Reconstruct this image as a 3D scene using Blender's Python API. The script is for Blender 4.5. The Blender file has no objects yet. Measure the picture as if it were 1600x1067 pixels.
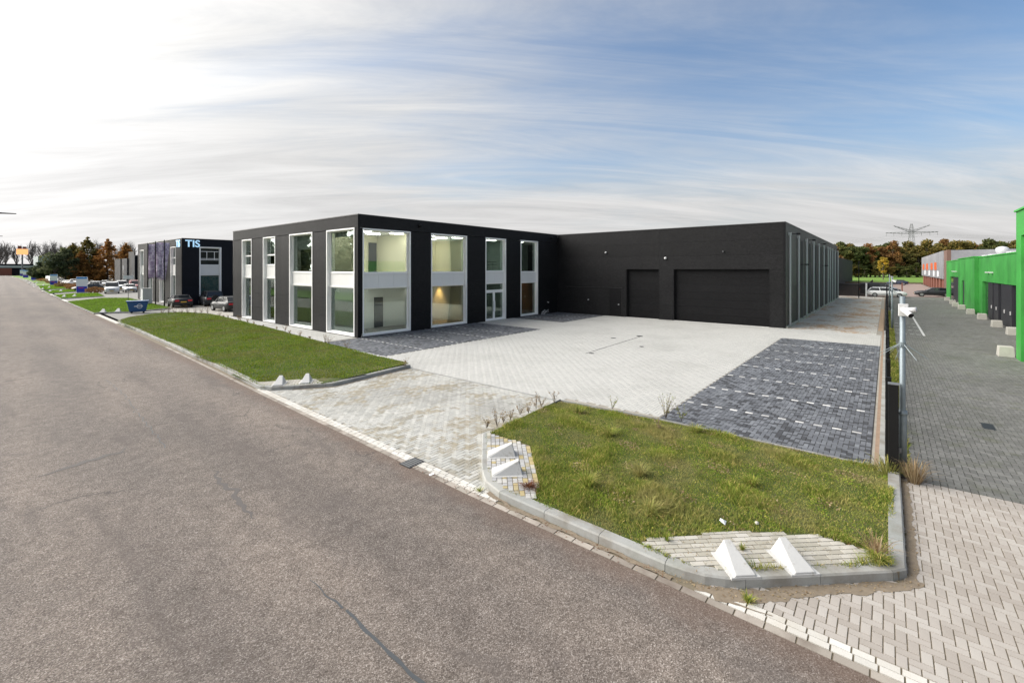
import bpy, math, random
import numpy as np
from mathutils import Vector, noise as mnoise
R = math.radians
SC = bpy.context.scene
COL = SC.collection
rng = random.Random(7)
nr = np.random.default_rng(11)

# ------------------------------------------------------------------ camera
CAMH = 4.2
AZ = R(39.5)                       # viewing azimuth, from +X towards +Y
cam_d = bpy.data.cameras.new('camera'); cam = bpy.data.objects.new('camera', cam_d)
COL.objects.link(cam); SC.camera = cam
cam.location = (0, 0, CAMH); cam.rotation_euler = (R(90), 0, AZ - R(90))
cam_d.sensor_width = 36; cam_d.sensor_fit = 'HORIZONTAL'
cam_d.lens = 36 * 710 / 1600; cam_d.shift_y = -(533.5 - 421) / 1600
cam_d.clip_start = .05; cam_d.clip_end = 6000

# ------------------------------------------------------------------ world, sun, exposure
SUN_EL, SUN_AZ = R(35), R(120)
sdir = Vector((math.cos(SUN_EL) * math.cos(SUN_AZ), math.cos(SUN_EL) * math.sin(SUN_AZ), math.sin(SUN_EL)))
W = bpy.data.worlds.new('World'); SC.world = W; W.use_nodes = True
wn, wl = W.node_tree.nodes, W.node_tree.links
wn.clear()
def WN(t, **k):
    n = wn.new(t)
    for a, b in k.items(): setattr(n, a, b)
    return n
def wmath(op, a, b=None, clamp=False):
    n = WN('ShaderNodeMath', operation=op, use_clamp=clamp)
    for i, v in enumerate((a, b)):
        if v is None: continue
        if isinstance(v, (int, float)): n.inputs[i].default_value = v
        else: wl.new(v, n.inputs[i])
    return n.outputs[0]
wout = WN('ShaderNodeOutputWorld'); wbg = WN('ShaderNodeBackground'); wl.new(wbg.outputs[0], wout.inputs[0])
wbg.inputs['Strength'].default_value = .1
sky = WN('ShaderNodeTexSky', sky_type='NISHITA', sun_disc=False, sun_elevation=SUN_EL, sun_rotation=R(90) - SUN_AZ)
sky.air_density = 1.0; sky.dust_density = 2.0; sky.ozone_density = 1.5
tc = WN('ShaderNodeTexCoord')
sep = WN('ShaderNodeSeparateXYZ'); wl.new(tc.outputs['Generated'], sep.inputs[0])
zc = wmath('MAXIMUM', sep.outputs[2], 0.0)
zi = wmath('ADD', zc, .16)
comb = WN('ShaderNodeCombineXYZ')
wl.new(wmath('DIVIDE', sep.outputs[0], zi), comb.inputs[0]); wl.new(wmath('DIVIDE', sep.outputs[1], zi), comb.inputs[1])
def wnoise(rot, sc, scale, det, rough, dist, off=(0, 0, 0)):
    m = WN('ShaderNodeMapping', vector_type='TEXTURE'); m.inputs['Rotation'].default_value = (0, 0, R(rot)); m.inputs['Scale'].default_value = sc; m.inputs['Location'].default_value = off
    wl.new(comb.outputs[0], m.inputs[0])
    n = WN('ShaderNodeTexNoise'); wl.new(m.outputs[0], n.inputs['Vector'])
    n.inputs['Scale'].default_value = scale; n.inputs['Detail'].default_value = det; n.inputs['Roughness'].default_value = rough; n.inputs['Distortion'].default_value = dist
    return n.outputs['Fac']
n1 = wnoise(122, (3.2, 1.0, 1), 1.0, 7, .55, .35)
n2 = wnoise(134, (4.0, .7, 1), 2.0, 10, .66, .9, (3, 1, 0))
n3 = wnoise(110, (1.6, 1.2, 1), .5, 4, .5, .2, (7, 5, 0))
cl = wmath('ADD', wmath('MULTIPLY', n1, .5), wmath('ADD', wmath('MULTIPLY', n2, .25), wmath('MULTIPLY', n3, .25)))
dot = WN('ShaderNodeVectorMath', operation='DOT_PRODUCT'); nrm = WN('ShaderNodeVectorMath', operation='NORMALIZE')
wl.new(tc.outputs['Generated'], nrm.inputs[0]); wl.new(nrm.outputs[0], dot.inputs[0]); dot.inputs[1].default_value = sdir
sd = wmath('MAXIMUM', dot.outputs['Value'], 0.0)
# thin high cloud: thicker towards the sun and towards the horizon
cov = wmath('ADD', wmath('MULTIPLY', wmath('SUBTRACT', cl, .5), 3.0), wmath('MULTIPLY', wmath('POWER', sd, 1.6), 1.0))
hor = wmath('SUBTRACT', 1.0, wmath('MULTIPLY', zc, 3.4), True)
cov = wmath('ADD', cov, wmath('MULTIPLY', wmath('POWER', hor, 1.4), 1.0))
cov = wmath('ADD', cov, .33)
cov = wmath('MINIMUM', wmath('MAXIMUM', cov, 0.0), .96)
mr = WN('ShaderNodeMapRange', interpolation_type='SMOOTHSTEP'); wl.new(cov, mr.inputs[0]); mr.inputs[1].default_value = 0; mr.inputs[2].default_value = 1; mr.inputs[4].default_value = .97
# brightness of the cloud sheet: forward scattering round the veiled sun
b1 = wmath('ADD', wmath('MULTIPLY', wmath('POWER', sd, 2.0), 1.2), 3.05)
b1 = wmath('ADD', b1, wmath('MULTIPLY', wmath('POWER', sd, 10.0), 11.0))
b1 = wmath('MULTIPLY', b1, wmath('ADD', wmath('MULTIPLY', n2, .75), .52))
cc = WN('ShaderNodeMix', data_type='RGBA', blend_type='MULTIPLY'); cc.inputs[0].default_value = 1
ccl = WN('ShaderNodeMix', data_type='RGBA'); wl.new(hor, ccl.inputs[0])
ccl.inputs[6].default_value = (1.0, .985, .96, 1); ccl.inputs[7].default_value = (.975, .955, .955, 1)
wl.new(ccl.outputs[2], cc.inputs[6])
bv = WN('ShaderNodeCombineXYZ'); [wl.new(b1, bv.inputs[i]) for i in range(3)]
wl.new(bv.outputs[0], cc.inputs[7])
mx = WN('ShaderNodeMix', data_type='RGBA'); wl.new(mr.outputs[0], mx.inputs[0]); wl.new(cc.outputs[2], mx.inputs[7])
skt = WN('ShaderNodeMix', data_type='RGBA', blend_type='MULTIPLY'); skt.inputs[0].default_value = 1
wl.new(sky.outputs[0], skt.inputs[6]); skt.inputs[7].default_value = (.58, .63, .66, 1)
wl.new(skt.outputs[2], mx.inputs[6]); wl.new(mx.outputs[2], wbg.inputs['Color'])

sl = bpy.data.lights.new('sun', 'SUN'); so = bpy.data.objects.new('sun', sl); COL.objects.link(so)
sl.energy = 2.5; sl.angle = R(75); sl.color = (1, .95, .88)
so.rotation_euler = (-sdir).to_track_quat('-Z', 'Y').to_euler(); so.location = (0, 60, 60)
SC.view_settings.view_transform = 'Standard'; SC.view_settings.look = 'None'
SC.view_settings.exposure = 1.4; SC.view_settings.gamma = 1; SC.view_settings.use_curve_mapping = False
SC.cycles.max_bounces = 8; SC.cycles.transparent_max_bounces = 12; SC.cycles.caustics_reflective = False; SC.cycles.caustics_refractive = False

# ------------------------------------------------------------------ material helpers
class NT:
    def __init__(s, name):
        s.m = bpy.data.materials.new(name); s.m.use_nodes = True
        s.n, s.l = s.m.node_tree.nodes, s.m.node_tree.links
        s.b = s.n['Principled BSDF']; s.out = s.n['Material Output']
    def add(s, t, **k):
        n = s.n.new(t)
        for a, b in k.items(): setattr(n, a, b)
        return n
    def put(s, v, i):
        if isinstance(v, (int, float, tuple, list)):
            if isinstance(v, (tuple, list)) and len(v) == 3 and i.type == 'RGBA': v = (*v, 1)
            i.default_value = v
        else: s.l.new(v, i)
    def math(s, op, a, b=None, clamp=False):
        n = s.add('ShaderNodeMath', operation=op, use_clamp=clamp)
        s.put(a, n.inputs[0])
        if b is not None: s.put(b, n.inputs[1])
        return n.outputs[0]
    def mix(s, f, a, b, mode='MIX'):
        n = s.add('ShaderNodeMix', data_type='RGBA', blend_type=mode)
        s.put(f, n.inputs[0]); s.put(a, n.inputs[6]); s.put(b, n.inputs[7]); return n.outputs[2]
    def noise(s, scale, det=3, rough=.5, vec=None, dist=0, out='Fac'):
        n = s.add('ShaderNodeTexNoise'); n.inputs['Scale'].default_value = scale; n.inputs['Detail'].default_value = det
        n.inputs['Roughness'].default_value = rough; n.inputs['Distortion'].default_value = dist
        s.l.new(vec if vec is not None else s.pos(), n.inputs['Vector']); return n.outputs[out]
    def pos(s):
        if not hasattr(s, 'g'): s.g = s.add('ShaderNodeNewGeometry')
        return s.g.outputs['Position']
    def mapped(s, sc, rot=(0, 0, 0), loc=(0, 0, 0)):
        m = s.add('ShaderNodeMapping'); m.inputs['Scale'].default_value = sc; m.inputs['Rotation'].default_value = rot; m.inputs['Location'].default_value = loc
        s.l.new(s.pos(), m.inputs[0]); return m.outputs[0]
    def step(s, v, a, b, lo=0., hi=1.):
        n = s.add('ShaderNodeMapRange', interpolation_type='SMOOTHSTEP')
        s.put(v, n.inputs[0]); n.inputs[1].default_value = a; n.inputs[2].default_value = b; n.inputs[3].default_value = lo; n.inputs[4].default_value = hi
        return n.outputs[0]
    def rand(s):
        s.pos(); oi = s.add('ShaderNodeObjectInfo')
        return s.math('FRACT', s.math('ADD', oi.outputs['Random'], s.g.outputs['Random Per Island']))
    def ramp(s, v, cols, mode='LINEAR'):
        n = s.add('ShaderNodeValToRGB'); n.color_ramp.interpolation = mode
        e = n.color_ramp.elements
        while len(e) < len(cols): e.new(.5)
        for x, (p, c) in zip(e, cols): x.position = p; x.color = (*c, 1)
        s.put(v, n.inputs[0]); return n.outputs[0]
    def bump(s, h, strength=.3, dist=.01):
        n = s.add('ShaderNodeBump'); n.inputs['Strength'].default_value = strength; n.inputs['Distance'].default_value = dist
        s.l.new(h, n.inputs['Height']); s.l.new(n.outputs[0], s.b.inputs['Normal'])
    def fin(s, col=None, rough=None, metal=None, spec=None):
        for v, k in ((col, 'Base Color'), (rough, 'Roughness'), (metal, 'Metallic'), (spec, 'Specular IOR Level')):
            if v is not None: s.put(v, s.b.inputs[k])
        return s.m
def sc3(c, k): return tuple(x * k for x in c)
def plain(name, col, rough=.5, metal=0., var=.12, nscale=6., spec=.5, bump=0.):
    t = NT(name); n = t.noise(nscale, 4, .6)
    c = t.mix(n, sc3(col, 1 - var), sc3(col, 1 + var))
    if bump: t.bump(t.noise(60, 3), bump, .004)
    return t.fin(c, t.math('ADD', t.math('MULTIPLY', n, .15), rough - .07), metal, spec)
def emis(name, col, st):
    t = NT(name); t.fin(col, .5); t.b.inputs['Emission Color'].default_value = (*col, 1); t.b.inputs['Emission Strength'].default_value = st; return t.m

def paver_mat(name, cols, grime=(.10, .095, .08), gscale=.35, gamt=.35, stain=None, stain_c=(.26, .2, .12), stain_s=(.56, .68), sscale=(.5, 1.0, 1), rough=.8, moss=0, patchy=0):
    t = NT(name)
    c = t.ramp(t.rand(), cols)
    f = t.noise(gscale, 6, .62)
    c = t.mix(t.math('MULTIPLY', t.step(f, .42, .72), gamt), c, grime)
    if patchy:
        p = t.noise(.9, 5, .6, t.mapped((.35, 1, 1)))
        c = t.mix(t.step(p, .3, .7, 0, patchy), c, sc3(cols[0][1], .72))
    if stain:
        s_ = t.noise(1.0, 7, .62, t.mapped(sscale, (0, 0, R(12))), .3)
        jr = t.math('MULTIPLY', t.math('SUBTRACT', t.math('FRACT', t.math('MULTIPLY', t.rand(), 7.3)), .5), .16)
        s_ = t.math('ADD', s_, jr)
        c = t.mix(t.math('MULTIPLY', t.step(s_, *stain_s), stain), c, stain_c)
        s2 = t.noise(.8, 6, .6, t.mapped((1, .5, 1), (0, 0, R(-25)), (4, 9, 0)))
        s2 = t.math('ADD', s2, jr)
        c = t.mix(t.math('MULTIPLY', t.step(s2, .5, .68), stain * .5), c, (.22, .22, .2))
        tr = t.noise(3.0, 3, .6, t.mapped((.3, 3.2, 1), (0, 0, R(-8))))
        c = t.mix(t.math('MULTIPLY', t.step(tr, .52, .7), stain * .45), c, (.42, .42, .4))
    if moss:
        c = t.mix(t.math('MULTIPLY', t.step(t.noise(1.4, 6, .65), .5, .7), moss), c, (.10, .11, .055))
    fine = t.noise(140, 2, .6)
    c = t.mix(t.step(fine, .3, .7), t.mix(1.0, c, (.86, .86, .86), 'MULTIPLY'), c)
    t.bump(fine, .25, .003)
    return t.fin(c, rough, 0, .35)

M = {}
M['paver_light'] = paver_mat('light_grey_pavers', [(0, (.43, .428, .41)), (.5, (.452, .449, .43)), (1, (.475, .472, .45))], gamt=.15)
M['paver_drive'] = paver_mat('driveway_pavers', [(0, (.37, .37, .35)), (.5, (.42, .418, .395)), (1, (.47, .465, .44))], gamt=.4, stain=.85, stain_c=(.27, .235, .165), stain_s=(.48, .64), sscale=(.55, .8, 1))
M['paver_pass'] = paver_mat('sandy_passage_pavers', [(0, (.44, .43, .40)), (.5, (.49, .48, .45)), (1, (.53, .52, .49))], gamt=.15, stain=.9, stain_c=(.36, .23, .12), stain_s=(.5, .6), sscale=(.3, .5, 1))
M['paver_pink'] = paver_mat('beige_pavers', [(0, (.31, .28, .25)), (.5, (.355, .325, .295)), (1, (.40, .375, .345))], gamt=.3, grime=(.25, .22, .19))
M['paver_dark'] = paver_mat('charcoal_pavers', [(0, (.05, .052, .058)), (.22, (.06, .063, .07)), (.32, (.115, .122, .138)), (.75, (.155, .166, .185)), (1, (.2, .213, .235))], gamt=.12, grime=(.15, .15, .155), rough=.72, patchy=.3)
M['paver_grey'] = paver_mat('grey_worn_pavers', [(0, (.12, .12, .113)), (.5, (.15, .15, .142)), (1, (.185, .185, .175))], gamt=.5, grime=(.085, .088, .075), moss=.4)
M['paver_island'] = paver_mat('island_pavers', [(0, (.33, .31, .26)), (.5, (.41, .39, .34)), (1, (.46, .44, .40))], gamt=.35, moss=.15)
M['paver_mosaic'] = paver_mat('mixed_island_pavers', [(0, (.34, .34, .35)), (.45, (.42, .42, .42)), (.72, (.46, .45, .42)), (.78, (.42, .35, .19)), (.93, (.42, .34, .18)), (1, (.28, .29, .3))], gamt=.3, moss=.15)
M['paint'] = paver_mat('white_painted_pavers', [(0, (.48, .465, .43)), (.5, (.54, .525, .49)), (1, (.60, .585, .55))], gamt=.45, gscale=1.6, grime=(.42, .37, .3))
M['paint_clean'] = paver_mat('white_marking_pavers', [(0, (.42, .42, .42)), (.5, (.56, .56, .55)), (1, (.66, .66, .65))], gamt=.35, grime=(.25, .25, .25))
M['gutter'] = paver_mat('gutter_stones', [(0, (.25, .22, .19)), (.5, (.32, .29, .25)), (1, (.38, .34, .30))], gamt=.75, gscale=1.1, grime=(.13, .10, .08))
M['kerb'] = paver_mat('concrete_kerb', [(0, (.27, .28, .27)), (.5, (.31, .315, .305)), (1, (.36, .36, .34))], gamt=.7, gscale=1.6, grime=(.17, .145, .115), moss=.25)
M['joint'] = plain('joint_sand', (.16, .135, .095), .95, var=.4, nscale=3)
M['joint_light'] = plain('pale_joint_sand', (.27, .25, .215), .95, var=.35, nscale=3)
M['joint_dark'] = plain('dark_joint_sand', (.045, .043, .04), .95, var=.4, nscale=3)
M['soil'] = plain('soil', (.115, .085, .055), .95, var=.4, nscale=9, bump=.4)

def asphalt():
    t = NT('worn_asphalt')
    v = t.add('ShaderNodeTexVoronoi'); v.inputs['Scale'].default_value = 88; t.l.new(t.pos(), v.inputs['Vector'])
    sep_ = t.add('ShaderNodeSeparateColor'); t.l.new(v.outputs['Color'], sep_.inputs[0])
    stone = t.ramp(sep_.outputs[0], [(0, (.07, .058, .05)), (.3, (.122, .102, .088)), (.7, (.172, .148, .13)), (.9, (.235, .207, .186)), (1, (.33, .30, .275))])
    c = stone
    big = t.noise(.22, 5, .6, t.mapped((1.6, .5, 1), (0, 0, R(3))))
    c = t.mix(1.0, c, t.ramp(big, [(.3, (.72, .73, .75)), (.7, (1.12, 1.1, 1.09))]), 'MULTIPLY')
    med = t.noise(3.5, 5, .65)
    c = t.mix(1.0, c, t.ramp(med, [(.3, (.78, .78, .78)), (.7, (1.16, 1.16, 1.16))]), 'MULTIPLY')
    # polished wheel paths and paler crown, then blotches of older binder
    wx = t.add('ShaderNodeSeparateXYZ'); t.l.new(t.pos(), wx.inputs[0])
    lane = t.math('SINE', t.math('MULTIPLY', t.math('SUBTRACT', wx.outputs[0], t.math('MULTIPLY', wx.outputs[1], .035)), 2.9))
    lane = t.math('ADD', t.math('MULTIPLY', lane, .5), t.math('MULTIPLY', t.noise(.5, 4, .6), 1.0))
    c = t.mix(1.0, c, t.ramp(lane, [(.1, (.94, .94, .945)), (.5, (1, 1, 1)), (.9, (1.06, 1.055, 1.045))]), 'MULTIPLY')
    bl = t.noise(.55, 7, .68, t.mapped((1.4, .8, 1), (0, 0, R(-30)), (5, 2, 0)), 1.0)
    c = t.mix(t.math('MULTIPLY', t.step(bl, .58, .66), .38), c, (.095, .082, .076))
    # dark oily streaks running along the lane
    st = t.noise(1.0, 6, .6, t.mapped((.9, .16, 1), (0, 0, R(4)), (2, 3, 0)))
    c = t.mix(t.math('MULTIPLY', t.step(st, .56, .68), .45), c, (.085, .072, .066))
    # reddish dust along the gutter (X about 5.2 .. 6.0)
    sx = t.add('ShaderNodeSeparateXYZ'); t.l.new(t.pos(), sx.inputs[0])
    edge = t.math('SUBTRACT', sx.outputs[0], t.math('MULTIPLY', sx.outputs[1], .034))
    e = t.math('MULTIPLY', t.step(t.math('ADD', edge, t.math('MULTIPLY', t.noise(1.3, 5, .6), .9)), 5.75, 6.35), .5)
    c = t.mix(e, c, (.125, .082, .06))
    # fine cracks
    ck = t.add('ShaderNodeTexVoronoi', feature='DISTANCE_TO_EDGE'); ck.inputs['Scale'].default_value = .33
    wv = t.add('ShaderNodeVectorMath', operation='ADD'); t.l.new(t.pos(), wv.inputs[0])
    wm = t.add('ShaderNodeVectorMath', operation='SCALE'); t.l.new(t.noise(1.2, 5, .6, out='Color'), wm.inputs[0]); wm.inputs['Scale'].default_value = 1.1; t.l.new(wm.outputs[0], wv.inputs[1])
    t.l.new(wv.outputs[0], ck.inputs['Vector'])
    cm = t.math('MULTIPLY', t.math('SUBTRACT', 1.0, t.step(ck.outputs[0], .002, .008)), t.step(t.noise(.25, 2), .52, .58))
    c = t.mix(t.math('MULTIPLY', cm, .6), c, (.045, .042, .04))
    t.bump(v.outputs['Distance'], .5, .006)
    return t.fin(c, .86, 0, .25)
M['asphalt'] = asphalt()
M['tar'] = plain('tar_seal', (.042, .048, .054), .6, var=.3, nscale=20)
M['asphalt_patch'] = plain('worn_tar_patch', (.085, .076, .072), .85, var=.3, nscale=30)

def grass_ground():
    t = NT('turf_ground'); n = t.noise(.6, 8, .65); n2 = t.noise(14, 4, .6)
    c = t.ramp(n, [(.3, (.035, .06, .015)), (.5, (.065, .085, .025)), (.68, (.12, .115, .045))])
    c = t.mix(t.math('MULTIPLY', t.step(n2, .45, .65), .5), c, (.06, .05, .03))
    return t.fin(c, .95, 0, .2)
M['turf'] = grass_ground()
def blade_mat(name, cols, patch, pamt, pscale=.8):
    t = NT(name); c = t.ramp(t.rand(), cols)
    p = t.noise(pscale, 5, .6)
    c = t.mix(t.math('MULTIPLY', t.step(p, .45, .65), pamt), c, patch)
    p2 = t.noise(3.2, 4, .6)
    c = t.mix(1.0, c, t.ramp(p2, [(.3, (.72, .74, .7)), (.7, (1.25, 1.22, 1.2))]), 'MULTIPLY')
    t.b.inputs['Subsurface Weight'].default_value = 0
    tr = t.add('ShaderNodeBsdfTranslucent'); t.l.new(c, tr.inputs[0])
    mxs = t.add('ShaderNodeMixShader'); mxs.inputs[0].default_value = .3
    t.l.new(t.b.outputs[0], mxs.inputs[1]); t.l.new(tr.outputs[0], mxs.inputs[2]); t.l.new(mxs.outputs[0], t.out.inputs[0])
    return t.fin(c, .8, 0, .1)
M['blade'] = blade_mat('weedy_grass', [(0, (0.101, 0.160, 0.025)), (.35, (0.173, 0.236, 0.038)), (.7, (0.284, 0.321, 0.063)), (.9, (0.405, 0.355, 0.101)), (1, (0.689, 0.506, 0.214))], (.34, .30, .13), .75, .75)
M['blade_lush'] = blade_mat('lawn_grass', [(0, (0.086, 0.169, 0.015)), (.4, (0.134, 0.227, 0.020)), (.8, (0.218, 0.295, 0.032)), (1, (0.389, 0.338, 0.063))], (.20, .19, .05), .65, .45)
M['blade_far'] = blade_mat('verge_grass', [(0, (0.121, 0.254, 0.018)), (.5, (0.203, 0.371, 0.038)), (1, (0.324, 0.439, 0.063))], (.14, .19, .04), .5)
M['blade_dry'] = blade_mat('dry_stems', [(0, (.2, .13, .07)), (.5, (.33, .24, .14)), (1, (.45, .36, .24))], (.16, .13, .06), .4)
M['blade_rust'] = blade_mat('rust_stems', [(0, (.12, .05, .03)), (1, (.26, .12, .07))], (.1, .05, .03), .4)
M['flower'] = plain('yellow_petals', (.55, .48, .08), .7)
def field_mat():
    t = NT('field_grass'); n = t.noise(.03, 6, .6); n2 = t.noise(.6, 5, .6)
    c = t.ramp(n, [(.35, (.11, .2, .035)), (.6, (.15, .24, .05)), (.75, (.2, .2, .08))])
    return t.fin(t.mix(1.0, c, t.ramp(n2, [(.3, (.8, .8, .8)), (.7, (1.15, 1.15, 1.15))]), 'MULTIPLY'), .95, 0, .15)
M['field'] = field_mat()

def clad_mat(name, col, rough=.42, ribs=True, spec=.5):
    t = NT(name)
    oi = t.add('ShaderNodeObjectInfo')
    base = t.mix(oi.outputs['Random'], sc3(col, .88), sc3(col, 1.14))
    n = t.noise(.5, 5, .6)
    base = t.mix(1.0, base, t.ramp(n, [(.3, (.82, .82, .84)), (.7, (1.2, 1.2, 1.18))]), 'MULTIPLY')
    g2 = t.noise(7, 5, .75, t.mapped((1, 1, 2.2)))
    base = t.mix(1.0, base, t.ramp(g2, [(.36, (.5, .5, .5)), (.64, (1.7, 1.68, 1.65))] if ribs else [(.3, (.93, .93, .93)), (.7, (1.07, 1.07, 1.07))]), 'MULTIPLY')
    if ribs:
        w = t.add('ShaderNodeTexWave', wave_type='BANDS', bands_direction='Z'); w.inputs['Scale'].default_value = 5.2
        w.inputs['Distortion'].default_value = .25; w.inputs['Detail'].default_value = 1
        t.l.new(t.pos(), w.inputs['Vector'])
        t.bump(t.math('ADD', t.math('MULTIPLY', w.outputs['Fac'], .6), t.math('MULTIPLY', t.noise(11, 3, .6), .6)), .35, .012)
    return t.fin(base, t.math('ADD', t.math('MULTIPLY', n, .18), rough - .08), 0, spec)
M['clad'] = clad_mat('black_microrib_cladding', (.0095, .0095, .0105), .6, True, .18)
M['clad_door'] = clad_mat('black_sectional_door', (.0065, .0065, .0075), .58, True, .15)
M['clad_side'] = clad_mat('grey_side_cladding', (.095, .085, .08), .6, True, .15)
M['clad_grey'] = clad_mat('anthracite_cladding', (.034, .033, .0335), .65, True, .15)
M['clad_black'] = clad_mat('blue_black_cladding', (.007, .0085, .013), .65, True, .2)
M['backing'] = plain('dark_joint', (.005, .005, .0055), .8)
M['coping'] = plain('metal_coping', (.05, .05, .052), .35, .6)
M['white'] = plain('white_frame', (.86, .86, .85), .4, var=.03)
M['spandrel'] = plain('pale_spandrel', (.72, .72, .71), .35, var=.03)
M['plaster'] = plain('cream_plaster', (.60, .57, .42), .85, var=.04, nscale=1)
M['plaster_w'] = plain('white_plaster', (.62, .64, .60), .85, var=.04, nscale=1)
M['plaster_g'] = plain('grey_green_plaster', (.4, .48, .45), .8, var=.05, nscale=1)
M['screed'] = plain('screed_floor', (.2, .2, .19), .6, var=.15)
M['ceil'] = plain('ceiling', (.66, .66, .63), .9, var=.02)
M['plywood'] = plain('brown_board', (.34, .16, .07), .6, var=.3, nscale=2.5)
M['darkint'] = plain('dark_partition', (.02, .02, .022), .5)
M['roof'] = plain('roof_membrane', (.14, .14, .14), .9)
M['roof_light'] = plain('pale_roof', (.5, .5, .5), .8)
M['pipe'] = plain('galvanised_pipe', (.52, .535, .55), .45, .1, var=.15)
M['galv'] = plain('galvanised_steel', (.19, .225, .245), .42, .35, var=.22, nscale=14)
M['steel'] = plain('grey_steel', (.16, .165, .17), .5, .4)
M['black'] = plain('black_metal', (.006, .006, .0065), .55, .0, spec=.2)
def wedge_mat():
    t = NT('white_painted_concrete'); n = t.noise(7, 6, .7); n2 = t.noise(26, 4, .6); oi = t.add('ShaderNodeObjectInfo')
    c = t.mix(n, (.40, .40, .395), (.50, .50, .49)); c = t.mix(t.math('MULTIPLY', t.step(n, .55, .68), .55), c, (.27, .25, .21)); c = t.mix(t.step(n2, .66, .72), c, (.2, .19, .17))
    t.bump(n2, .5, .006); return t.fin(c, .8, 0, .3)
M['white_conc'] = wedge_mat()
M['conc'] = plain('cast_concrete', (.40, .39, .35), .85, var=.2, nscale=5, bump=.3)
M['plastic_w'] = plain('white_plastic', (.58, .58, .58), .4, var=.03)
M['rubber'] = plain('tyre_rubber', (.014, .014, .014), .8)
M['rim'] = plain('alloy', (.42, .43, .45), .3, .8)
M['iron'] = plain('cast_iron', (.035, .037, .04), .55, .5)
M['lampred'] = emis('red_lamp', (.45, .02, .03), .06)
M['headlamp'] = plain('head_lamp', (.6, .62, .64), .15)
M['plate_y'] = plain('yellow_plate', (.7, .42, .03), .5)
M['green'] = clad_mat('green_cladding', (.045, .265, .05), .5, False, .3)
M['green_trim'] = plain('green_trim', (.03, .33, .035), .4)
M['charcoal'] = plain('charcoal_panel', (.022, .022, .028), .45)
M['brick_wall'] = plain('red_brick', (.2, .075, .05), .85, var=.3, nscale=8)
M['brick_brown'] = plain('brown_brick', (.15, .09, .07), .85, var=.3, nscale=8)
M['grey_metal'] = clad_mat('grey_facade', (.24, .245, .26), .5, False)
M['orange'] = plain('orange_shutter', (.55, .10, .02), .5, var=.15)
M['bluebin'] = plain('blue_bin', (.012, .075, .21), .45, var=.08)
M['blue'] = plain('blue_print', (.02, .035, .42), .5, var=.05)
M['sky_blue'] = plain('light_blue_print', (.03, .25, .62), .5)
M['sign_w'] = plain('white_sign', (.75, .78, .8), .45, var=.03)
M['redprint'] = plain('red_print', (.65, .04, .04), .5)
M['letters'] = emis('blue_white_letters', (.45, .72, .95), .25)
def flag_mat():
    t = NT('purple_flag_cloth'); n = t.noise(3, 5, .6, t.mapped((1, 1, .8)))
    c = t.ramp(n, [(.35, (.28, .21, .33)), (.5, (.4, .33, .45)), (.57, (.66, .6, .7)), (.7, (.36, .29, .42))])
    return t.fin(c, .8, 0, .2)
M['flag'] = flag_mat()
def glass_mat(name, tint, refl=.10, rough=.0):
    t = NT(name)
    tr = t.add('ShaderNodeBsdfTransparent'); tr.inputs[0].default_value = (*tint, 1)
    gl = t.add('ShaderNodeBsdfGlossy'); gl.inputs['Roughness'].default_value = rough; gl.inputs[0].default_value = (.9, .97, .94, 1)
    fr = t.add('ShaderNodeLayerWeight'); fr.inputs['Blend'].default_value = .32
    f = t.math('ADD', t.math('MULTIPLY', fr.outputs['Fresnel'], .85), refl, True)
    mxs = t.add('ShaderNodeMixShader'); t.l.new(f, mxs.inputs[0]); t.l.new(tr.outputs[0], mxs.inputs[1]); t.l.new(gl.outputs[0], mxs.inputs[2])
    t.l.new(mxs.outputs[0], t.out.inputs[0]); return t.m
M['glass'] = glass_mat('window_glass', (.88, .92, .90), .02)
M['glass_dark'] = glass_mat('dark_glass', (.25, .3, .3), .18)
M['carglass'] = plain('car_glass', (.012, .015, .018), .06, spec=.8)
def mural():
    t = NT('printed_window_film'); n = t.noise(4, 6, .65, dist=1.2)
    return t.fin(t.ramp(n, [(.3, (.04, .1, .12)), (.45, (.08, .2, .22)), (.55, (.22, .30, .3)), (.7, (.12, .08, .07))]), .3)
M['mural'] = mural()
def car_paint(name, col, metal=.3):
    t = NT(name); n = t.noise(2, 3)
    t.b.inputs['Coat Weight'].default_value = .35; t.b.inputs['Coat Roughness'].default_value = .08
    return t.fin(t.mix(n, sc3(col, .9), sc3(col, 1.1)), .35 if col[0] > .1 else .5, metal if col[0] > .1 else 0, .5 if col[0] > .1 else .3)
M['car_black'] = car_paint('black_paint', (.012, .014, .018)); M['car_grey'] = car_paint('dark_grey_paint', (.022, .024, .027))
M['car_white'] = car_paint('white_paint', (.68, .69, .7), 0); M['car_silver'] = car_paint('silver_paint', (.4, .42, .43), .5)
M['car_red'] = car_paint('red_paint', (.3, .02, .025), 0); M['car_blue'] = car_paint('dark_blue_paint', (.015, .025, .06))
M['ceil_and_fill'] = emis('ceiling_and_fill_light', (1, .96, .88), 11.0)
M['spot_lens'] = emis('spot_lens', (1, .6, .2), 6)
M['sign_glow'] = emis('orange_lit_sign', (1, .42, .16), .42)
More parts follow.
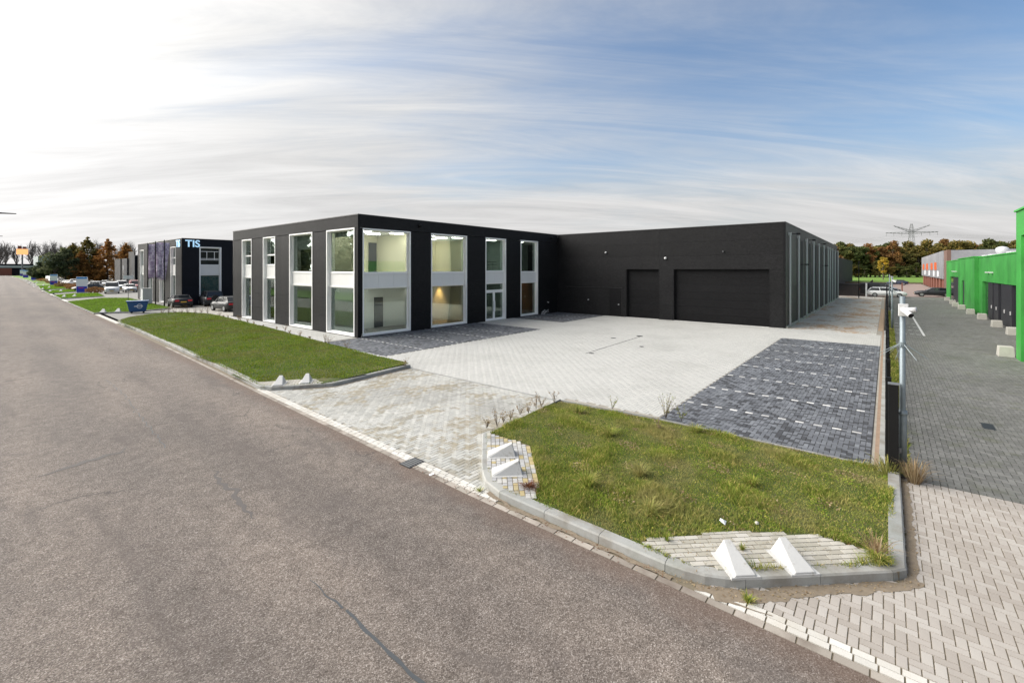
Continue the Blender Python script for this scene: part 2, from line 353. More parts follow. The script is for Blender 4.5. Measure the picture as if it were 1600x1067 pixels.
def leaf_mat(name, cols, tr_=.4):
    t = NT(name); c = t.ramp(t.rand(), cols)
    oi = t.add('ShaderNodeObjectInfo')
    c = t.mix(1.0, c, t.ramp(oi.outputs['Random'], [(0, (.75, .8, .8)), (1, (1.25, 1.15, 1.1))]), 'MULTIPLY')
    n = t.noise(.25, 4, .6)
    c = t.mix(1.0, c, t.ramp(n, [(.35, (.7, .75, .75)), (.65, (1.3, 1.2, 1.1))]), 'MULTIPLY')
    tr = t.add('ShaderNodeBsdfTranslucent'); t.l.new(c, tr.inputs[0]); mxs = t.add('ShaderNodeMixShader'); mxs.inputs[0].default_value = tr_
    t.l.new(t.b.outputs[0], mxs.inputs[1]); t.l.new(tr.outputs[0], mxs.inputs[2]); t.l.new(mxs.outputs[0], t.out.inputs[0])
    return t.fin(c, .7, 0, .2)
M['leaf_green'] = leaf_mat('dark_green_leaves', [(0, (0.060, 0.085, 0.029)), (.6, (0.111, 0.136, 0.045)), (1, (0.187, 0.187, 0.064))])
M['leaf_olive'] = leaf_mat('olive_leaves', [(0, (0.102, 0.111, 0.035)), (.6, (0.204, 0.178, 0.056)), (1, (0.323, 0.238, 0.080))])
M['leaf_rust'] = leaf_mat('russet_leaves', [(0, (0.136, 0.076, 0.032)), (.6, (0.272, 0.145, 0.056)), (1, (0.408, 0.238, 0.096))])
M['leaf_yellow'] = leaf_mat('yellow_leaves', [(0, (0.340, 0.238, 0.032)), (.6, (0.578, 0.408, 0.064)), (1, (0.765, 0.561, 0.128))])
M['leaf_larch'] = leaf_mat('rust_needles', [(0, (0.170, 0.085, 0.029)), (.6, (0.323, 0.162, 0.048)), (1, (0.459, 0.255, 0.080))])
M['leaf_larchg'] = leaf_mat('green_gold_needles', [(0, (0.076, 0.085, 0.024)), (.6, (0.170, 0.145, 0.040)), (1, (0.289, 0.204, 0.064))])
M['leaf_grey'] = leaf_mat('grey_green_leaves', [(0, (0.051, 0.071, 0.035)), (.6, (0.093, 0.119, 0.064)), (1, (0.170, 0.196, 0.112))])
M['hedge'] = leaf_mat('brown_hedge_leaves', [(0, (.13, .06, .025)), (.6, (.26, .13, .05)), (1, (.36, .2, .09))])
M['bark'] = plain('bark', (.09, .075, .06), .9, var=.3)
M['bark_pale'] = plain('pale_bark', (.12, .11, .10), .9, var=.3)

# ------------------------------------------------------------------ mesh helpers
ORG = {}
def abs_org(o):
    p = Vector((0, 0, 0))
    while o is not None: p += Vector(o.location); o = o.parent
    return p
def tag(o, label=None, cat=None, group=None, kind=None):
    if label: o['label'] = label
    if cat: o['category'] = cat
    if group: o['group'] = group
    if kind: o['kind'] = kind
    return o
def thing(name, loc=(0, 0, 0), label=None, cat=None, group=None, rz=0):
    o = bpy.data.objects.new(name, None); COL.objects.link(o); o.location = loc; o.rotation_euler = (0, 0, rz); o.empty_display_size = .3
    return tag(o, label, cat, group)
def link_mesh(name, me, parent=None, loc=(0, 0, 0)):
    o = bpy.data.objects.new(name, me); COL.objects.link(o); o.location = loc
    if parent is not None: o.parent = parent
    return o
def np_mesh(name, V, F, mats, mi=None, smooth=False):
    """V Nx3, F list of arrays (each MxK faces with the same K)"""
    me = bpy.data.meshes.new(name)
    V = np.asarray(V, dtype=np.float32)
    F = [np.asarray(f, dtype=np.int32) for f in F if len(f)]
    me.vertices.add(len(V)); me.vertices.foreach_set('co', V.ravel())
    tot = sum(f.size for f in F); nf = sum(len(f) for f in F)
    me.loops.add(tot); me.loops.foreach_set('vertex_index', np.concatenate([f.ravel() for f in F]))
    me.polygons.add(nf)
    lt = np.concatenate([np.full(len(f), f.shape[1], dtype=np.int32) for f in F])
    ls = np.concatenate([[0], np.cumsum(lt)[:-1]]).astype(np.int32)
    me.polygons.foreach_set('loop_start', ls); me.polygons.foreach_set('loop_total', lt)
    if mi is not None: me.polygons.foreach_set('material_index', np.asarray(mi, dtype=np.int32))
    me.polygons.foreach_set('use_smooth', np.full(nf, bool(smooth)))
    for m in (mats if isinstance(mats, (list, tuple)) else [mats]): me.materials.append(m)
    me.update(calc_edges=True); me.validate()
    return me
class MB:
    def __init__(s): s.v = []; s.f = []; s.m = []; s.mi = 0
    def face(s, pts):
        n = len(s.v); s.v += [tuple(p) for p in pts]; s.f.append(tuple(range(n, n + len(pts)))); s.m.append(s.mi); return s
    def hexa(s, p):     # 8 points: bottom 4 ccw, top 4 ccw
        n = len(s.v); s.v += [tuple(q) for q in p]
        for q in ((3, 2, 1, 0), (4, 5, 6, 7), (0, 1, 5, 4), (1, 2, 6, 5), (2, 3, 7, 6), (3, 0, 4, 7)):
            s.f.append(tuple(n + i for i in q)); s.m.append(s.mi)
        return s
    def box(s, x0, x1, y0, y1, z0, z1):
        if x0 > x1: x0, x1 = x1, x0
        if y0 > y1: y0, y1 = y1, y0
        if z0 > z1: z0, z1 = z1, z0
        return s.hexa([(x0, y0, z0), (x1, y0, z0), (x1, y1, z0), (x0, y1, z0), (x0, y0, z1), (x1, y0, z1), (x1, y1, z1), (x0, y1, z1)])
    def prism(s, poly, z0, z1):
        n = len(s.v); k = len(poly)
        a = sum(poly[i][0] * poly[(i + 1) % k][1] - poly[(i + 1) % k][0] * poly[i][1] for i in range(k))
        if a < 0: poly = poly[::-1]
        s.v += [(x, y, z0) for x, y in poly] + [(x, y, z1) for x, y in poly]
        s.f.append(tuple(n + k - 1 - i for i in range(k))); s.f.append(tuple(n + k + i for i in range(k))); s.m += [s.mi] * 2
        for i in range(k):
            j = (i + 1) % k; s.f.append((n + i, n + j, n + k + j, n + k + i)); s.m.append(s.mi)
        return s
    def tube(s, pts, r, n=8, cap=True):
        pts = [Vector(p) for p in pts]; k = len(pts)
        rs = r if isinstance(r, (list, tuple)) else [r] * k
        base = len(s.v); prev = None
        for i, p in enumerate(pts):
            d = (pts[min(i + 1, k - 1)] - pts[max(i - 1, 0)]).normalized()
            a = Vector((0, 0, 1)) if abs(d.z) < .9 else Vector((1, 0, 0))
            u = d.cross(a).normalized() if prev is None else (prev - d * prev.dot(d)).normalized()
            prev = u; w = d.cross(u)
            for j in range(n):
                t = 2 * math.pi * j / n
                s.v.append(tuple(p + (u * math.cos(t) + w * math.sin(t)) * rs[i]))
        for i in range(k - 1):
            for j in range(n):
                a_, b_ = base + i * n + j, base + i * n + (j + 1) % n
                s.f.append((a_, b_, b_ + n, a_ + n)); s.m.append(s.mi)
        if cap:
            s.f.append(tuple(base + n - 1 - j for j in range(n))); s.f.append(tuple(base + (k - 1) * n + j for j in range(n))); s.m += [s.mi] * 2
        return s
    def lathe(s, c, prof, n=12):
        return s.tube([(c[0], c[1], c[2] + z) for r, z in prof], [max(r, .001) for r, z in prof], n)
    def mesh(s, name, mat, smooth=False, off=None):
        me = bpy.data.meshes.new(name)
        v = s.v if off is None else [(a - off[0], b - off[1], c - off[2]) for a, b, c in s.v]
        me.from_pydata(v, [], s.f)
        for m in (mat if isinstance(mat, (list, tuple)) else [mat]): me.materials.append(m)
        me.polygons.foreach_set('material_index', s.m)
        if smooth: me.polygons.foreach_set('use_smooth', [True] * len(s.f))
        me.update(); return me
    def build(s, name, mat, parent=None, world=False, smooth=False, bevel=0):
        off = abs_org(parent) if (world and parent is not None) else None
        o = link_mesh(name, s.mesh(name, mat, smooth, off), parent)
        if bevel:
            b = o.modifiers.new('bevel', 'BEVEL'); b.width = bevel; b.segments = 2; b.limit_method = 'ANGLE'
        return o
def struct(o): o['kind'] = 'structure'; return o
def copy_tree(o, parent=None, loc=None, rz=None, label=None):
    c = o.copy(); COL.objects.link(c)
    if parent is not None: c.parent = parent
    if loc is not None: c.location = loc
    if rz is not None: c.rotation_euler = (0, 0, rz)
    if label: c['label'] = label
    for ch in list(o.children): copy_tree(ch, c)
    return c
def in_poly(x, y, poly):
    x = np.asarray(x); y = np.asarray(y); r = np.zeros(x.shape, bool); j = len(poly) - 1
    for i in range(len(poly)):
        xi, yi = poly[i]; xj, yj = poly[j]
        with np.errstate(divide='ignore', invalid='ignore'):
            r ^= ((yi > y) != (yj > y)) & (x < (xj - xi) * (y - yi) / (yj - yi + 1e-12) + xi)
        j = i
    return r
cA, sA = math.cos(AZ), math.sin(AZ)
def view_px(x, y, z=0):
    d = x * cA + y * sA; r = x * sA - y * cA
    d = np.where(np.asarray(d) < .5, .5, d)
    return 800 + 710 * r / d, 421 + 710 * (CAMH - z) / d, d
def smooth01(t): t = np.clip(t, 0, 1); return t * t * (3 - 2 * t)

REY = [-30, 0, 6, 9, 15, 25, 34, 45, 56, 85, 138, 293, 495, 760]
REX = [6.10, 6.10, 6.15, 6.28, 6.5, 6.95, 7.3, 7.65, 7.95, 8.8, 10.45, 16.3, 21.2, 27]
def redge(y): return np.interp(y, REY, REX)

# ------------------------------------------------------------------ ground, road
b = MB(); b.face([(-3000, -3000, -.14), (4000, -3000, -.14), (4000, 4000, -.14), (-3000, 4000, -.14)])
ground = struct(b.build('ground', plain('dull_ground', (.16, .15, .13), .95, var=.2, nscale=.05)))
b = MB(); b.prism([(177, -260), (900, -400), (900, 400), (177, 60)], -.3, -.10); struct(b.build('field', M['field']))
b = MB(); b.prism([(-1.6, -30), (-1.6, 60), (1.5, 138), (3, 230), (-12, 230), (-12, -30)], -.2, .06); struct(b.build('opposite_verge', M['field']))
ys = sorted(set(list(np.arange(-30, 60, 2.5)) + list(np.arange(60, 300, 12)) + list(np.arange(300, 765, 40))))
b = MB()
for a, c in zip(ys[:-1], ys[1:]):
    ra, rc = float(redge(a)) - .13, float(redge(c)) - .13
    b.face([(ra - 7.4, a, -.006), (ra, a, -.006), (rc, c, -.006), (rc - 7.4, c, -.006)])
road = struct(b.build('road', M['asphalt']))
# tar-sealed crack and worn tar patches on the asphalt
def ribbon(pts, w, z, name, mat, parent, jit=.012, seed=1):
    r_ = random.Random(seed); b = MB(); P = []
    for i in range(len(pts) - 1):
        p, q = Vector(pts[i]), Vector(pts[i + 1]); n = max(2, int((q - p).length / .06))
        for k in range(n): P.append(p.lerp(q, k / n))
    L, Rr = [], []
    for i, p in enumerate(P):
        d = (P[min(i + 1, len(P) - 1)] - P[max(0, i - 1)]).normalized(); nn = Vector((-d.y, d.x))
        t = i / (len(P) - 1); ww = w(t) * (.75 + .5 * r_.random()); wob = nn * (mnoise.noise(Vector((i * .21, seed, 0))) * jit * 2.2)
        L.append(p + nn * ww + wob); Rr.append(p - nn * ww + wob)
    for i in range(len(P) - 1):
        b.face([(*L[i], z), (*Rr[i], z), (*Rr[i + 1], z), (*L[i + 1], z)])
    return b.build(name, mat, parent)
ribbon([(3.01, 6.03), (3.02, 5.46), (3.03, 5.15)], lambda t: .004 + .01 * t, -.002, 'tar_seam', M['tar'], road, .03, 3)
ribbon([(3.03, 5.15), (3.02, 4.9), (2.99, 4.32), (2.98, 3.0)], lambda t: .02, -.001, 'tar_seam', M['tar'], road, .012, 4)
ribbon([(3.33, 10.89), (3.26, 9.47), (3.15, 8.17)], lambda t: .045 * math.sin(math.pi * t) + .008, -.002, 'tar_seam', M['asphalt_patch'], road, .08, 5)
ribbon([(1.0, 13.3), (1.8, 13.5), (2.6, 13.8)], lambda t: .07 * math.sin(math.pi * t) + .01, -.002, 'tar_seam', M['asphalt_patch'], road, .08, 6)
ribbon([(3.53, 23), (3.5, 20), (3.30, 16.93), (3.08, 13.07)], lambda t: .010, -.002, 'tar_seam', M['tar'], road, .05, 8)

# ------------------------------------------------------------------ pavers
UW = .105
def herring(x0, x1, y0, y1, poly=None, w=UW, notpoly=None):
    ni, nj = int((x1 - x0) / w) + 3, int((y1 - y0) / w) + 3
    I, J = np.meshgrid(np.arange(-2, ni), np.arange(-2, nj), indexing='ij')
    k = (I - J) % 4
    out = []
    for kk, (a, c) in ((0, (2, 1)), (3, (1, 2))):
        m = k == kk; i = I[m]; j = J[m]
        out.append(np.stack([x0 + i * w, x0 + (i + a) * w, y0 + j * w, y0 + (j + c) * w], 1))
    B = np.concatenate(out)
    B[:, 0] = np.maximum(B[:, 0], x0); B[:, 1] = np.minimum(B[:, 1], x1); B[:, 2] = np.maximum(B[:, 2], y0); B[:, 3] = np.minimum(B[:, 3], y1)
    B = B[(B[:, 1] - B[:, 0] > .025) & (B[:, 3] - B[:, 2] > .025)]
    cx, cy = (B[:, 0] + B[:, 1]) / 2, (B[:, 2] + B[:, 3]) / 2
    if poly is not None: m = in_poly(cx, cy, poly); B, cx, cy = B[m], cx[m], cy[m]
    if notpoly is not None: B = B[~in_poly(cx, cy, notpoly)]
    return B
def stretcher(x0, x1, y0, y1, lx, ly, poly=None, along='x', rand_len=False):
    out = []; row = 0; y = y0
    if along == 'x':
        while y < y1 - .02:
            x = x0 - (lx / 2 if row % 2 else 0)
            while x < x1:
                l = lx * (rng.choice((.5, 1, 1)) if rand_len else 1)
                out.append((max(x, x0), min(x + l, x1), y, min(y + ly, y1))); x += l
            y += ly; row += 1
    B = np.array(out); B = B[(B[:, 1] - B[:, 0] > .03)]
    if poly is not None: B = B[in_poly((B[:, 0] + B[:, 1]) / 2, (B[:, 2] + B[:, 3]) / 2, poly)]
    return B
GAP_, CH, DEP = .0048, .003, .010
def brick_verts(B, zj=.0018, tilt=.0006, z=0., gap=None):
    GAP = gap or GAP_
    n = len(B); x0, x1, y0, y1 = B[:, 0] + GAP, B[:, 1] - GAP, B[:, 2] + GAP, B[:, 3] - GAP
    V = np.zeros((n, 8, 3))
    for i, (a, c) in enumerate(((x0, y0), (x1, y0), (x1, y1), (x0, y1))):
        V[:, i, 0] = a; V[:, i, 1] = c; V[:, i, 2] = z - DEP
    for i, (a, c) in enumerate(((x0 + CH, y0 + CH), (x1 - CH, y0 + CH), (x1 - CH, y1 - CH), (x0 + CH, y1 - CH))):
        V[:, 4 + i, 0] = a; V[:, 4 + i, 1] = c
    h = z + nr.uniform(-zj, zj, (n, 1)) + nr.uniform(-tilt, tilt, (n, 4)); V[:, 4:, 2] = h
    return V
BF = np.array([(4, 5, 6, 7), (0, 1, 5, 4), (1, 2, 6, 5), (2, 3, 7, 6), (3, 0, 4, 7)])
_bc = {}
def paver_field(parent, B, mat, nind=300, z=0., ang=0., org=(0, 0), name='paver', gap=None):
    """B: brick rectangles in the field's own frame; the nearest nind in view are objects, the rest one 'stuff' part"""
    ca, sa = math.cos(ang), math.sin(ang)
    cx, cy = (B[:, 0] + B[:, 1]) / 2, (B[:, 2] + B[:, 3]) / 2
    wx, wy = org[0] + cx * ca - cy * sa, org[1] + cx * sa + cy * ca
    px, py, d = view_px(wx, wy, z)
    vis = (px > -5) & (px < 1605) & (py < 1075) & (wx * cA + wy * sA > 1)
    order = np.argsort(np.where(vis, d, 1e6)); k = int(min(nind, vis.sum()))
    sel = order[:k]; rest = order[k:]
    for i in sel:
        lx, ly = B[i, 1] - B[i, 0], B[i, 3] - B[i, 2]; key = (round(lx, 3), round(ly, 3), mat.name)
        if key not in _bc:
            V = brick_verts(np.array([[-lx / 2, lx / 2, -ly / 2, ly / 2]]), 0, .0008, gap=gap)[0]
            _bc[key] = np_mesh('paver', V, [BF], mat)
        o = link_mesh(name, _bc[key], parent, (wx[i], wy[i], z + rng.uniform(-.0015, .0015))); o.rotation_euler = (rng.uniform(-.006, .006), rng.uniform(-.006, .006), ang)
    if len(rest):
        V = brick_verts(B[rest], z=z, gap=gap)
        X, Y = V[:, :, 0].copy(), V[:, :, 1].copy(); V[:, :, 0] = org[0] + X * ca - Y * sa; V[:, :, 1] = org[1] + X * sa + Y * ca
        F = (np.arange(len(rest))[:, None, None] * 8 + BF[None]).reshape(-1, 4)
        o = link_mesh('paver_field', np_mesh('paver_field', V.reshape(-1, 3), [F], mat), parent); o['kind'] = 'stuff'
def slab(name, poly, mat, z=-.010, th=.1):
    b = MB(); b.prism(poly, z - th, z); return struct(b.build(name, mat))
def rect(x0, x1, y0, y1): return [(x0, y0), (x1, y0), (x1, y1), (x0, y1)]

# island outlines (outer kerb line)
ISL_R = [(8.28, 7.80), (6.85, 6.48), (6.45, 6.02), (6.27, 5.45), (6.25, 4.6), (6.22, 2.4), (6.28, 1.95), (6.5, 1.52), (7.0, .98), (8.15, -.22), (12.1, -.22)]
ISL_R_POLY = ISL_R + [(12.42, 0), (12.48, 4.8), (12.15, 8.1)]
ISL_L = [(12.25, 15.72), (8.55, 15.32), (7.4, 16.05), (6.85, 16.5), (6.65, 17.0), (6.72, 18.2), (6.95, 22), (7.1, 26), (7.38, 33), (7.62, 40), (7.75, 45.5), (8.0, 47.6), (9.0, 49.6)]
ISL_L_POLY = ISL_L + [(11.5, 52.0), (13.6, 52.5), (14.7, 48.5), (14.3, 40), (13.7, 31), (12.75, 23), (12.4, 17)]

drive = slab('driveway', rect(6.14, 12.2, 6.0, 17.2), M['joint_light'])
poly = [(6.37, 5.4), (6.6, 6.2), (8.2, 7.6), (12.12, 7.9), (12.12, 15.9), (8.6, 15.5), (6.8, 17.2), (6.74, 15), (6.52, 9.5)]
paver_field(drive, herring(6.37, 12.12, 5.4, 16.4, poly), M['paver_drive'], gap=.0038)
apron = slab('side_driveway', [(6.14, -12), (12.1, -12), (12.1, -.1), (8.2, -.1), (6.6, 1.5), (6.3, 2.2), (6.14, 2.2)], M['joint'])
paver_field(apron, herring(6.325, 12.1, -9, 2.3, [(6.3, -9), (12.1, -9), (12.1, -.2), (8.18, -.2), (6.42, 1.62), (6.3, 1.9)]), M['paver_pink'])
yard = slab('yard', [(12.22, .15), (88.5, .15), (88.5, 5.9), (37.6, 5.9), (37.6, 25.2), (12.6, 25.2), (12.22, 16)], M['joint_light'])
allb = herring(12.25, 37.38, .28, 24.98)
def drop(B, x0, x1, y0, y1):
    cx, cy = (B[:, 0] + B[:, 1]) / 2, (B[:, 2] + B[:, 3]) / 2
    return B[~((cx > x0) & (cx < x1) & (cy > y0) & (cy < y1))]
for r_ in ((12.2, 32.05, .2, 4.98), (13.05, 26.0, 18.7, 25.1), (30.4, 37.5, 19.8, 25.1)): allb = drop(allb, *r_)
allb = allb[~in_poly((allb[:, 0] + allb[:, 1]) / 2, (allb[:, 2] + allb[:, 3]) / 2, [(12, 8), (12.6, 8), (12.7, 4.9), (12, 4.9)])]
paver_field(yard, allb, M['paver_light'], gap=.0033)
paver_field(yard, herring(37.4, 88.4, .5, 5.55), M['paver_pass'], 0)
# thin dark channel joint between driveway and yard
b = MB(); b.box(12.13, 12.235, 8.0, 15.7, -.06, -.002); b.build('joint_strip', M['kerb'], yard)
def parking(name, x0, x1, y0, y1, lines, mat, gap_w=.105):
    s = slab(name, rect(x0 - .02, x1 + .02, y0 - .02, y1 + .02), M['joint_dark'], z=-.008)
    cur = x0; Bs = []; whites = []
    for lx in list(lines) + [None]:
        e = x1 if lx is None else lx - .0525
        if e - cur > .05: Bs.append(herring(cur, e, y0, y1))
        if lx is None: break
        y = y0; k = 0
        while y < y1 - .03:
            r4 = (lx - .0525, lx + .0525, y, min(y + .21, y1)); (whites if k % 2 else Bs2).append(r4) if False else None
            if k % 2: whites.append(r4)
            else: Bs.append(np.array([r4]))
            y += .21; k += 1
        cur = lx + .0525
    paver_field(s, np.concatenate(Bs), mat)
    for (a, c, e, f) in whites:
        lx, ly = c - a, f - e; key = (round(lx, 3), round(ly, 3), 'w')
        if key not in _bc: _bc[key] = np_mesh('marking_paver', brick_verts(np.array([[-lx / 2, lx / 2, -ly / 2, ly / 2]]), 0, .0005)[0], [BF], M['paint_clean'])
        link_mesh('marking_paver', _bc[key], s, ((a + c) / 2, (e + f) / 2, .0015))
    return s
parking('parking_bay', 12.45, 32.05, .28, 4.95, [14.72, 17.05, 19.48, 21.9, 24.33, 26.8, 29.3], M['paver_dark'])
parking('parking_bay', 13.05, 26.0, 18.75, 24.98, [15.5, 18.15, 20.7, 22.95], M['paver_dark'])
parking('parking_bay', 30.5, 37.36, 19.85, 24.95, [32.4, 34.8], M['paver_dark'])
# path along the left facade
path = slab('path', [(12.4, 17), (13.0, 25.1), (15.55, 25.1), (15.55, 47), (14.2, 47), (13.4, 31), (12.45, 22)], M['joint_light'], z=-.006)
paver_field(path, stretcher(12.5, 15.5, 18, 46, .30, .30, [(12.3, 18), (13.02, 18), (13.02, 25.06), (15.5, 25.06), (15.5, 46), (14.5, 46), (13.8, 31)]), M['paver_light'], 0)
# grey yard of the neighbour, red strip and kerb along the fence
gyard = slab('neighbour_yard', [(12.1, -.18), (93, -.18), (93, -8), (60, -8), (60, -9), (12.1, -14)], M['joint_dark'])
paver_field(gyard, herring(12.12, 92, -6.8, -.38), M['paver_grey'])
b = MB(); b.box(12.1, 31, -14, -6.8, -.06, -.002); b.build('yard_apron', M['paver_grey'], gyard)
# white markings on it
b = MB(); x = 38.7
b.face([(38.7, -1.90, .004), (92, -1.70, .004), (92, -1.58, .004), (38.7, -1.78, .004)]); b.build('painted_line', M['paint_clean'], gyard)
for X in (39.2, 41.7, 44.2, 46.7):
    for k in range(4):
        b = MB(); y = -.5 - k * .33; b.box(X, X + .1, y - .2, y, -.003, .004); b.build('painted_dash', M['paint_clean'], gyard)
# edge rows beside the road
edge = struct(MB().box(5.9, 6.0, -1, -1.001, -.2, -.19).build('road_edge', M['joint']))
b = MB()
yy = list(np.arange(-8, 60, 1.5))
for a, c in zip(yy[:-1], yy[1:]):
    b.face([(redge(a) - .14, a, -.012), (redge(a) + .62, a, -.012), (redge(c) + .62, c, -.012), (redge(c) - .14, c, -.012)])
edge.data = b.mesh('road_edge', M['joint'])
def edge_row(y0, y1, off, wd, ln, mat, name, z=0.0, indiv=True, tops=0.):
    y = y0
    while y < y1:
        l = ln * rng.uniform(.97, 1.03)
        xa, xb = float(redge(y)) + off, float(redge(y + l)) + off
        b = MB(); g_ = .005
        b.hexa([(xa, y + g_, -.05), (xa + wd, y + g_, -.05), (xb + wd, y + l - g_, -.05), (xb, y + l - g_, -.05),
                (xa + .004, y + g_ + .004, z), (xa + wd - .004, y + g_ + .004, z + tops), (xb + wd - .004, y + l - g_ - .004, z + tops), (xb + .004, y + l - g_ - .004, z)])
        b.build(name, mat, edge); y += l
edge_row(-3.5, 30, -.13, .12, .33, M['gutter'], 'gutter_stone', -.001)
edge_row(5.45, 16.9, .0, .105, .21, M['paint'], 'edge_paver', .002)
edge_row(5.7, 16.7, .107, .105, .21, M['paint'], 'edge_paver', .002)
edge_row(-3.5, 1.75, .0, .105, .21, M['paint'], 'edge_paver', .002)
edge_row(-3.5, 1.6, .107, .105, .21, M['paint'], 'edge_paver', .002)
# storm drain in the white band
b = MB(); b.box(6.03, 6.46, 7.78, 8.14, -.06, .0); b.mi = 0
dr = b.build('drain_frame', M['iron']); dr_t = thing('storm_drain', (6.24, 7.96, 0), 'black iron gully grate set in the white band at the road edge', 'drain'); dr.parent = dr_t; dr.location = (-6.24, -7.96, .004)
for k in range(6): MB().box(-.19 + k * .065, -.155 + k * .065, -.15, .15, .004, .012).build('grate_bar', M['steel'], dr_t)

# ------------------------------------------------------------------ kerbs
def kerb_run(name, pts, side, w=.2, h=.12, seg=1.0, mat='kerb', stone='kerb_stone', indiv=True):
    P = [Vector(p) for p in pts]; s = [0]
    for a, c in zip(P[:-1], P[1:]): s.append(s[-1] + (c - a).length)
    def at(t):
        t = min(max(t, 0), s[-1])
        for i in range(len(P) - 1):
            if t <= s[i + 1] + 1e-9: return P[i].lerp(P[i + 1], (t - s[i]) / max(1e-9, s[i + 1] - s[i]))
        return P[-1]
    def nor(t):
        d = (at(t + .22) - at(t - .22)).normalized(); return Vector((-d.y, d.x)) * side
    root = struct(MB().box(0, .001, 0, .001, -.3, -.299).build(name, M[mat]))
    bb = MB(); n = max(1, round(s[-1] / seg))
    for k in range(n):
        t0, t1 = s[-1] * k / n + .004, s[-1] * (k + 1) / n - .004
        b = MB(); sub = 4; rows = []
        hj = rng.uniform(-.003, .003)
        for j in range(sub + 1):
            t = t0 + (t1 - t0) * j / sub; p = at(t); q = nor(t)
            prof = ((0, -.1), (.008, h - .022), (.03, h), (w, h), (w, -.1))
            rows.append([(p.x + q.x * u, p.y + q.y * u, v + (hj if v > 0 else 0)) for u, v in prof])
        base = len(b.v)
        for r_ in rows: b.v += r_
        for j in range(sub):
            for i in range(5):
                a, c = base + j * 5 + i, base + j * 5 + (i + 1) % 5
                f = (a, c, c + 5, a + 5); b.f.append(f if side > 0 else f[::-1]); b.m.append(0)
        b.f.append(tuple(range(base, base + 5))); b.f.append(tuple(range(base + sub * 5 + 4, base + sub * 5 - 1, -1))); b.m += [0, 0]
        b.build(stone, M[mat], root)
    # footing under the stones
    for j in range(0, 40):
        t0, t1 = s[-1] * j / 40, s[-1] * (j + 1) / 40
        p, q, a, c = at(t0), at(t1), nor(t0) , nor(t1)
        bb.hexa([(p.x + a.x * .02, p.y + a.y * .02, -.12), (p.x + a.x * (w - .02), p.y + a.y * (w - .02), -.12), (q.x + c.x * (w - .02), q.y + c.y * (w - .02), -.12), (q.x + c.x * .02, q.y + c.y * .02, -.12),
                 (p.x + a.x * .02, p.y + a.y * .02, h - .02), (p.x + a.x * (w - .02), p.y + a.y * (w - .02), h - .02), (q.x + c.x * (w - .02), q.y + c.y * (w - .02), h - .02), (q.x + c.x * .02, q.y + c.y * .02, h - .02)])
    root.data = bb.mesh(name, M['joint'])
    return root
kerb_run('kerb', ISL_R, 1, .2, .125)
kerb_run('kerb', ISL_L, -1, .2, .125)
kerb_run('kerb', [(12.25, 8.05), (12.5, 4.95), (12.42, .1)], -1, .06, .03, 1.0)
kerb_run('kerb', [(8.28, 7.80), (12.2, 8.1)], -1, .06, .06, 1.0)
kerb_run('kerb', [(12.1, .0), (40, .0)], 1, .13, .04, 1.0)
b = MB(); b.box(12.3, 88, .13, .21, -.08, -.001); struct(b.build('sand_strip', plain('reddish_sand', (.24, .17, .12), .95, var=.4, nscale=5)))
b = MB(); b.box(40, 62, .2, .45, -.08, .003); struct(b.build('sand_strip', plain('orange_sand', (.34, .24, .16), .95, var=.45, nscale=3)))

# ------------------------------------------------------------------ verges and grass
P_NEAR = [(6.5, 2.85), (6.38, 2.35), (6.45, 1.95), (6.72, 1.62), (7.15, 1.12), (8.2, .03), (8.45, .0), (8.3, .95), (7.75, 1.75), (7.1, 2.35)]
P_REAR = [(8.4, 7.75), (8.4, 6.4), (7.0, 5.1), (6.48, 4.85), (6.42, 5.5), (6.6, 5.95), (6.98, 6.4)]
P_LEFT = [(6.75, 17.6), (6.8, 17.0), (6.98, 16.6), (7.5, 16.2), (8.6, 15.48), (9.1, 15.5), (8.8, 16.05), (7.9, 16.85)]
def island_base(name, poly, z):
    b = MB(); b.prism(poly, -.1, z); return struct(b.build(name, M['soil']))
def inset(poly, d):
    c = Vector((sum(p[0] for p in poly) / len(poly), sum(p[1] for p in poly) / len(poly)))
    return [tuple(Vector(p) + (c - Vector(p)).normalized() * d) for p in poly]
def tri_mesh_surface(name, poly, zf, step, mat, parent):
    xs = [p[0] for p in poly]; ys_ = [p[1] for p in poly]
    nx, ny = int((max(xs) - min(xs)) / step) + 1, int((max(ys_) - min(ys_)) / step) + 1
    X, Y = np.meshgrid(min(xs) + np.arange(nx + 1) * step, min(ys_) + np.arange(ny + 1) * step, indexing='ij')
    Z = zf(X, Y); V = np.stack([X, Y, Z], -1).reshape(-1, 3)
    i, j = np.meshgrid(np.arange(nx), np.arange(ny), indexing='ij'); i = i.ravel(); j = j.ravel()
    m = in_poly(X[:-1, :-1].ravel() + step / 2, Y[:-1, :-1].ravel() + step / 2, poly); i, j = i[m], j[m]
    idx = lambda a, c: a * (ny + 1) + c
    F = np.stack([idx(i, j), idx(i + 1, j), idx(i + 1, j + 1), idx(i, j + 1)], 1)
    used, inv = np.unique(F, return_inverse=True)
    return link_mesh(name, np_mesh(name, V[used], [inv.reshape(F.shape)], mat, smooth=True), parent)
def zr(x, y):
    x = np.asarray(x, float); y = np.asarray(y, float)
    return .105 - .085 * smooth01((x - 10.6) / 1.7) + .03 * np.sin(x * 1.9 + y * .7) * np.sin(y * 1.3 - x * .4) * smooth01((x - 6.6) / 1.0) * smooth01((12.3 - x) / 1.0)
def zl(x, y):
    x = np.asarray(x, float); y = np.asarray(y, float)
    return .115 + .05 * smooth01((x - 7.6) / 2) * smooth01((14 - x) / 2) + .015 * np.sin(x * 1.1) * np.sin(y * .6)
vr = island_base('verge', inset(ISL_R_POLY, .1), .012); tri_mesh_surface('turf_surface', inset(ISL_R_POLY, .22), zr, .12, M['turf'], vr)
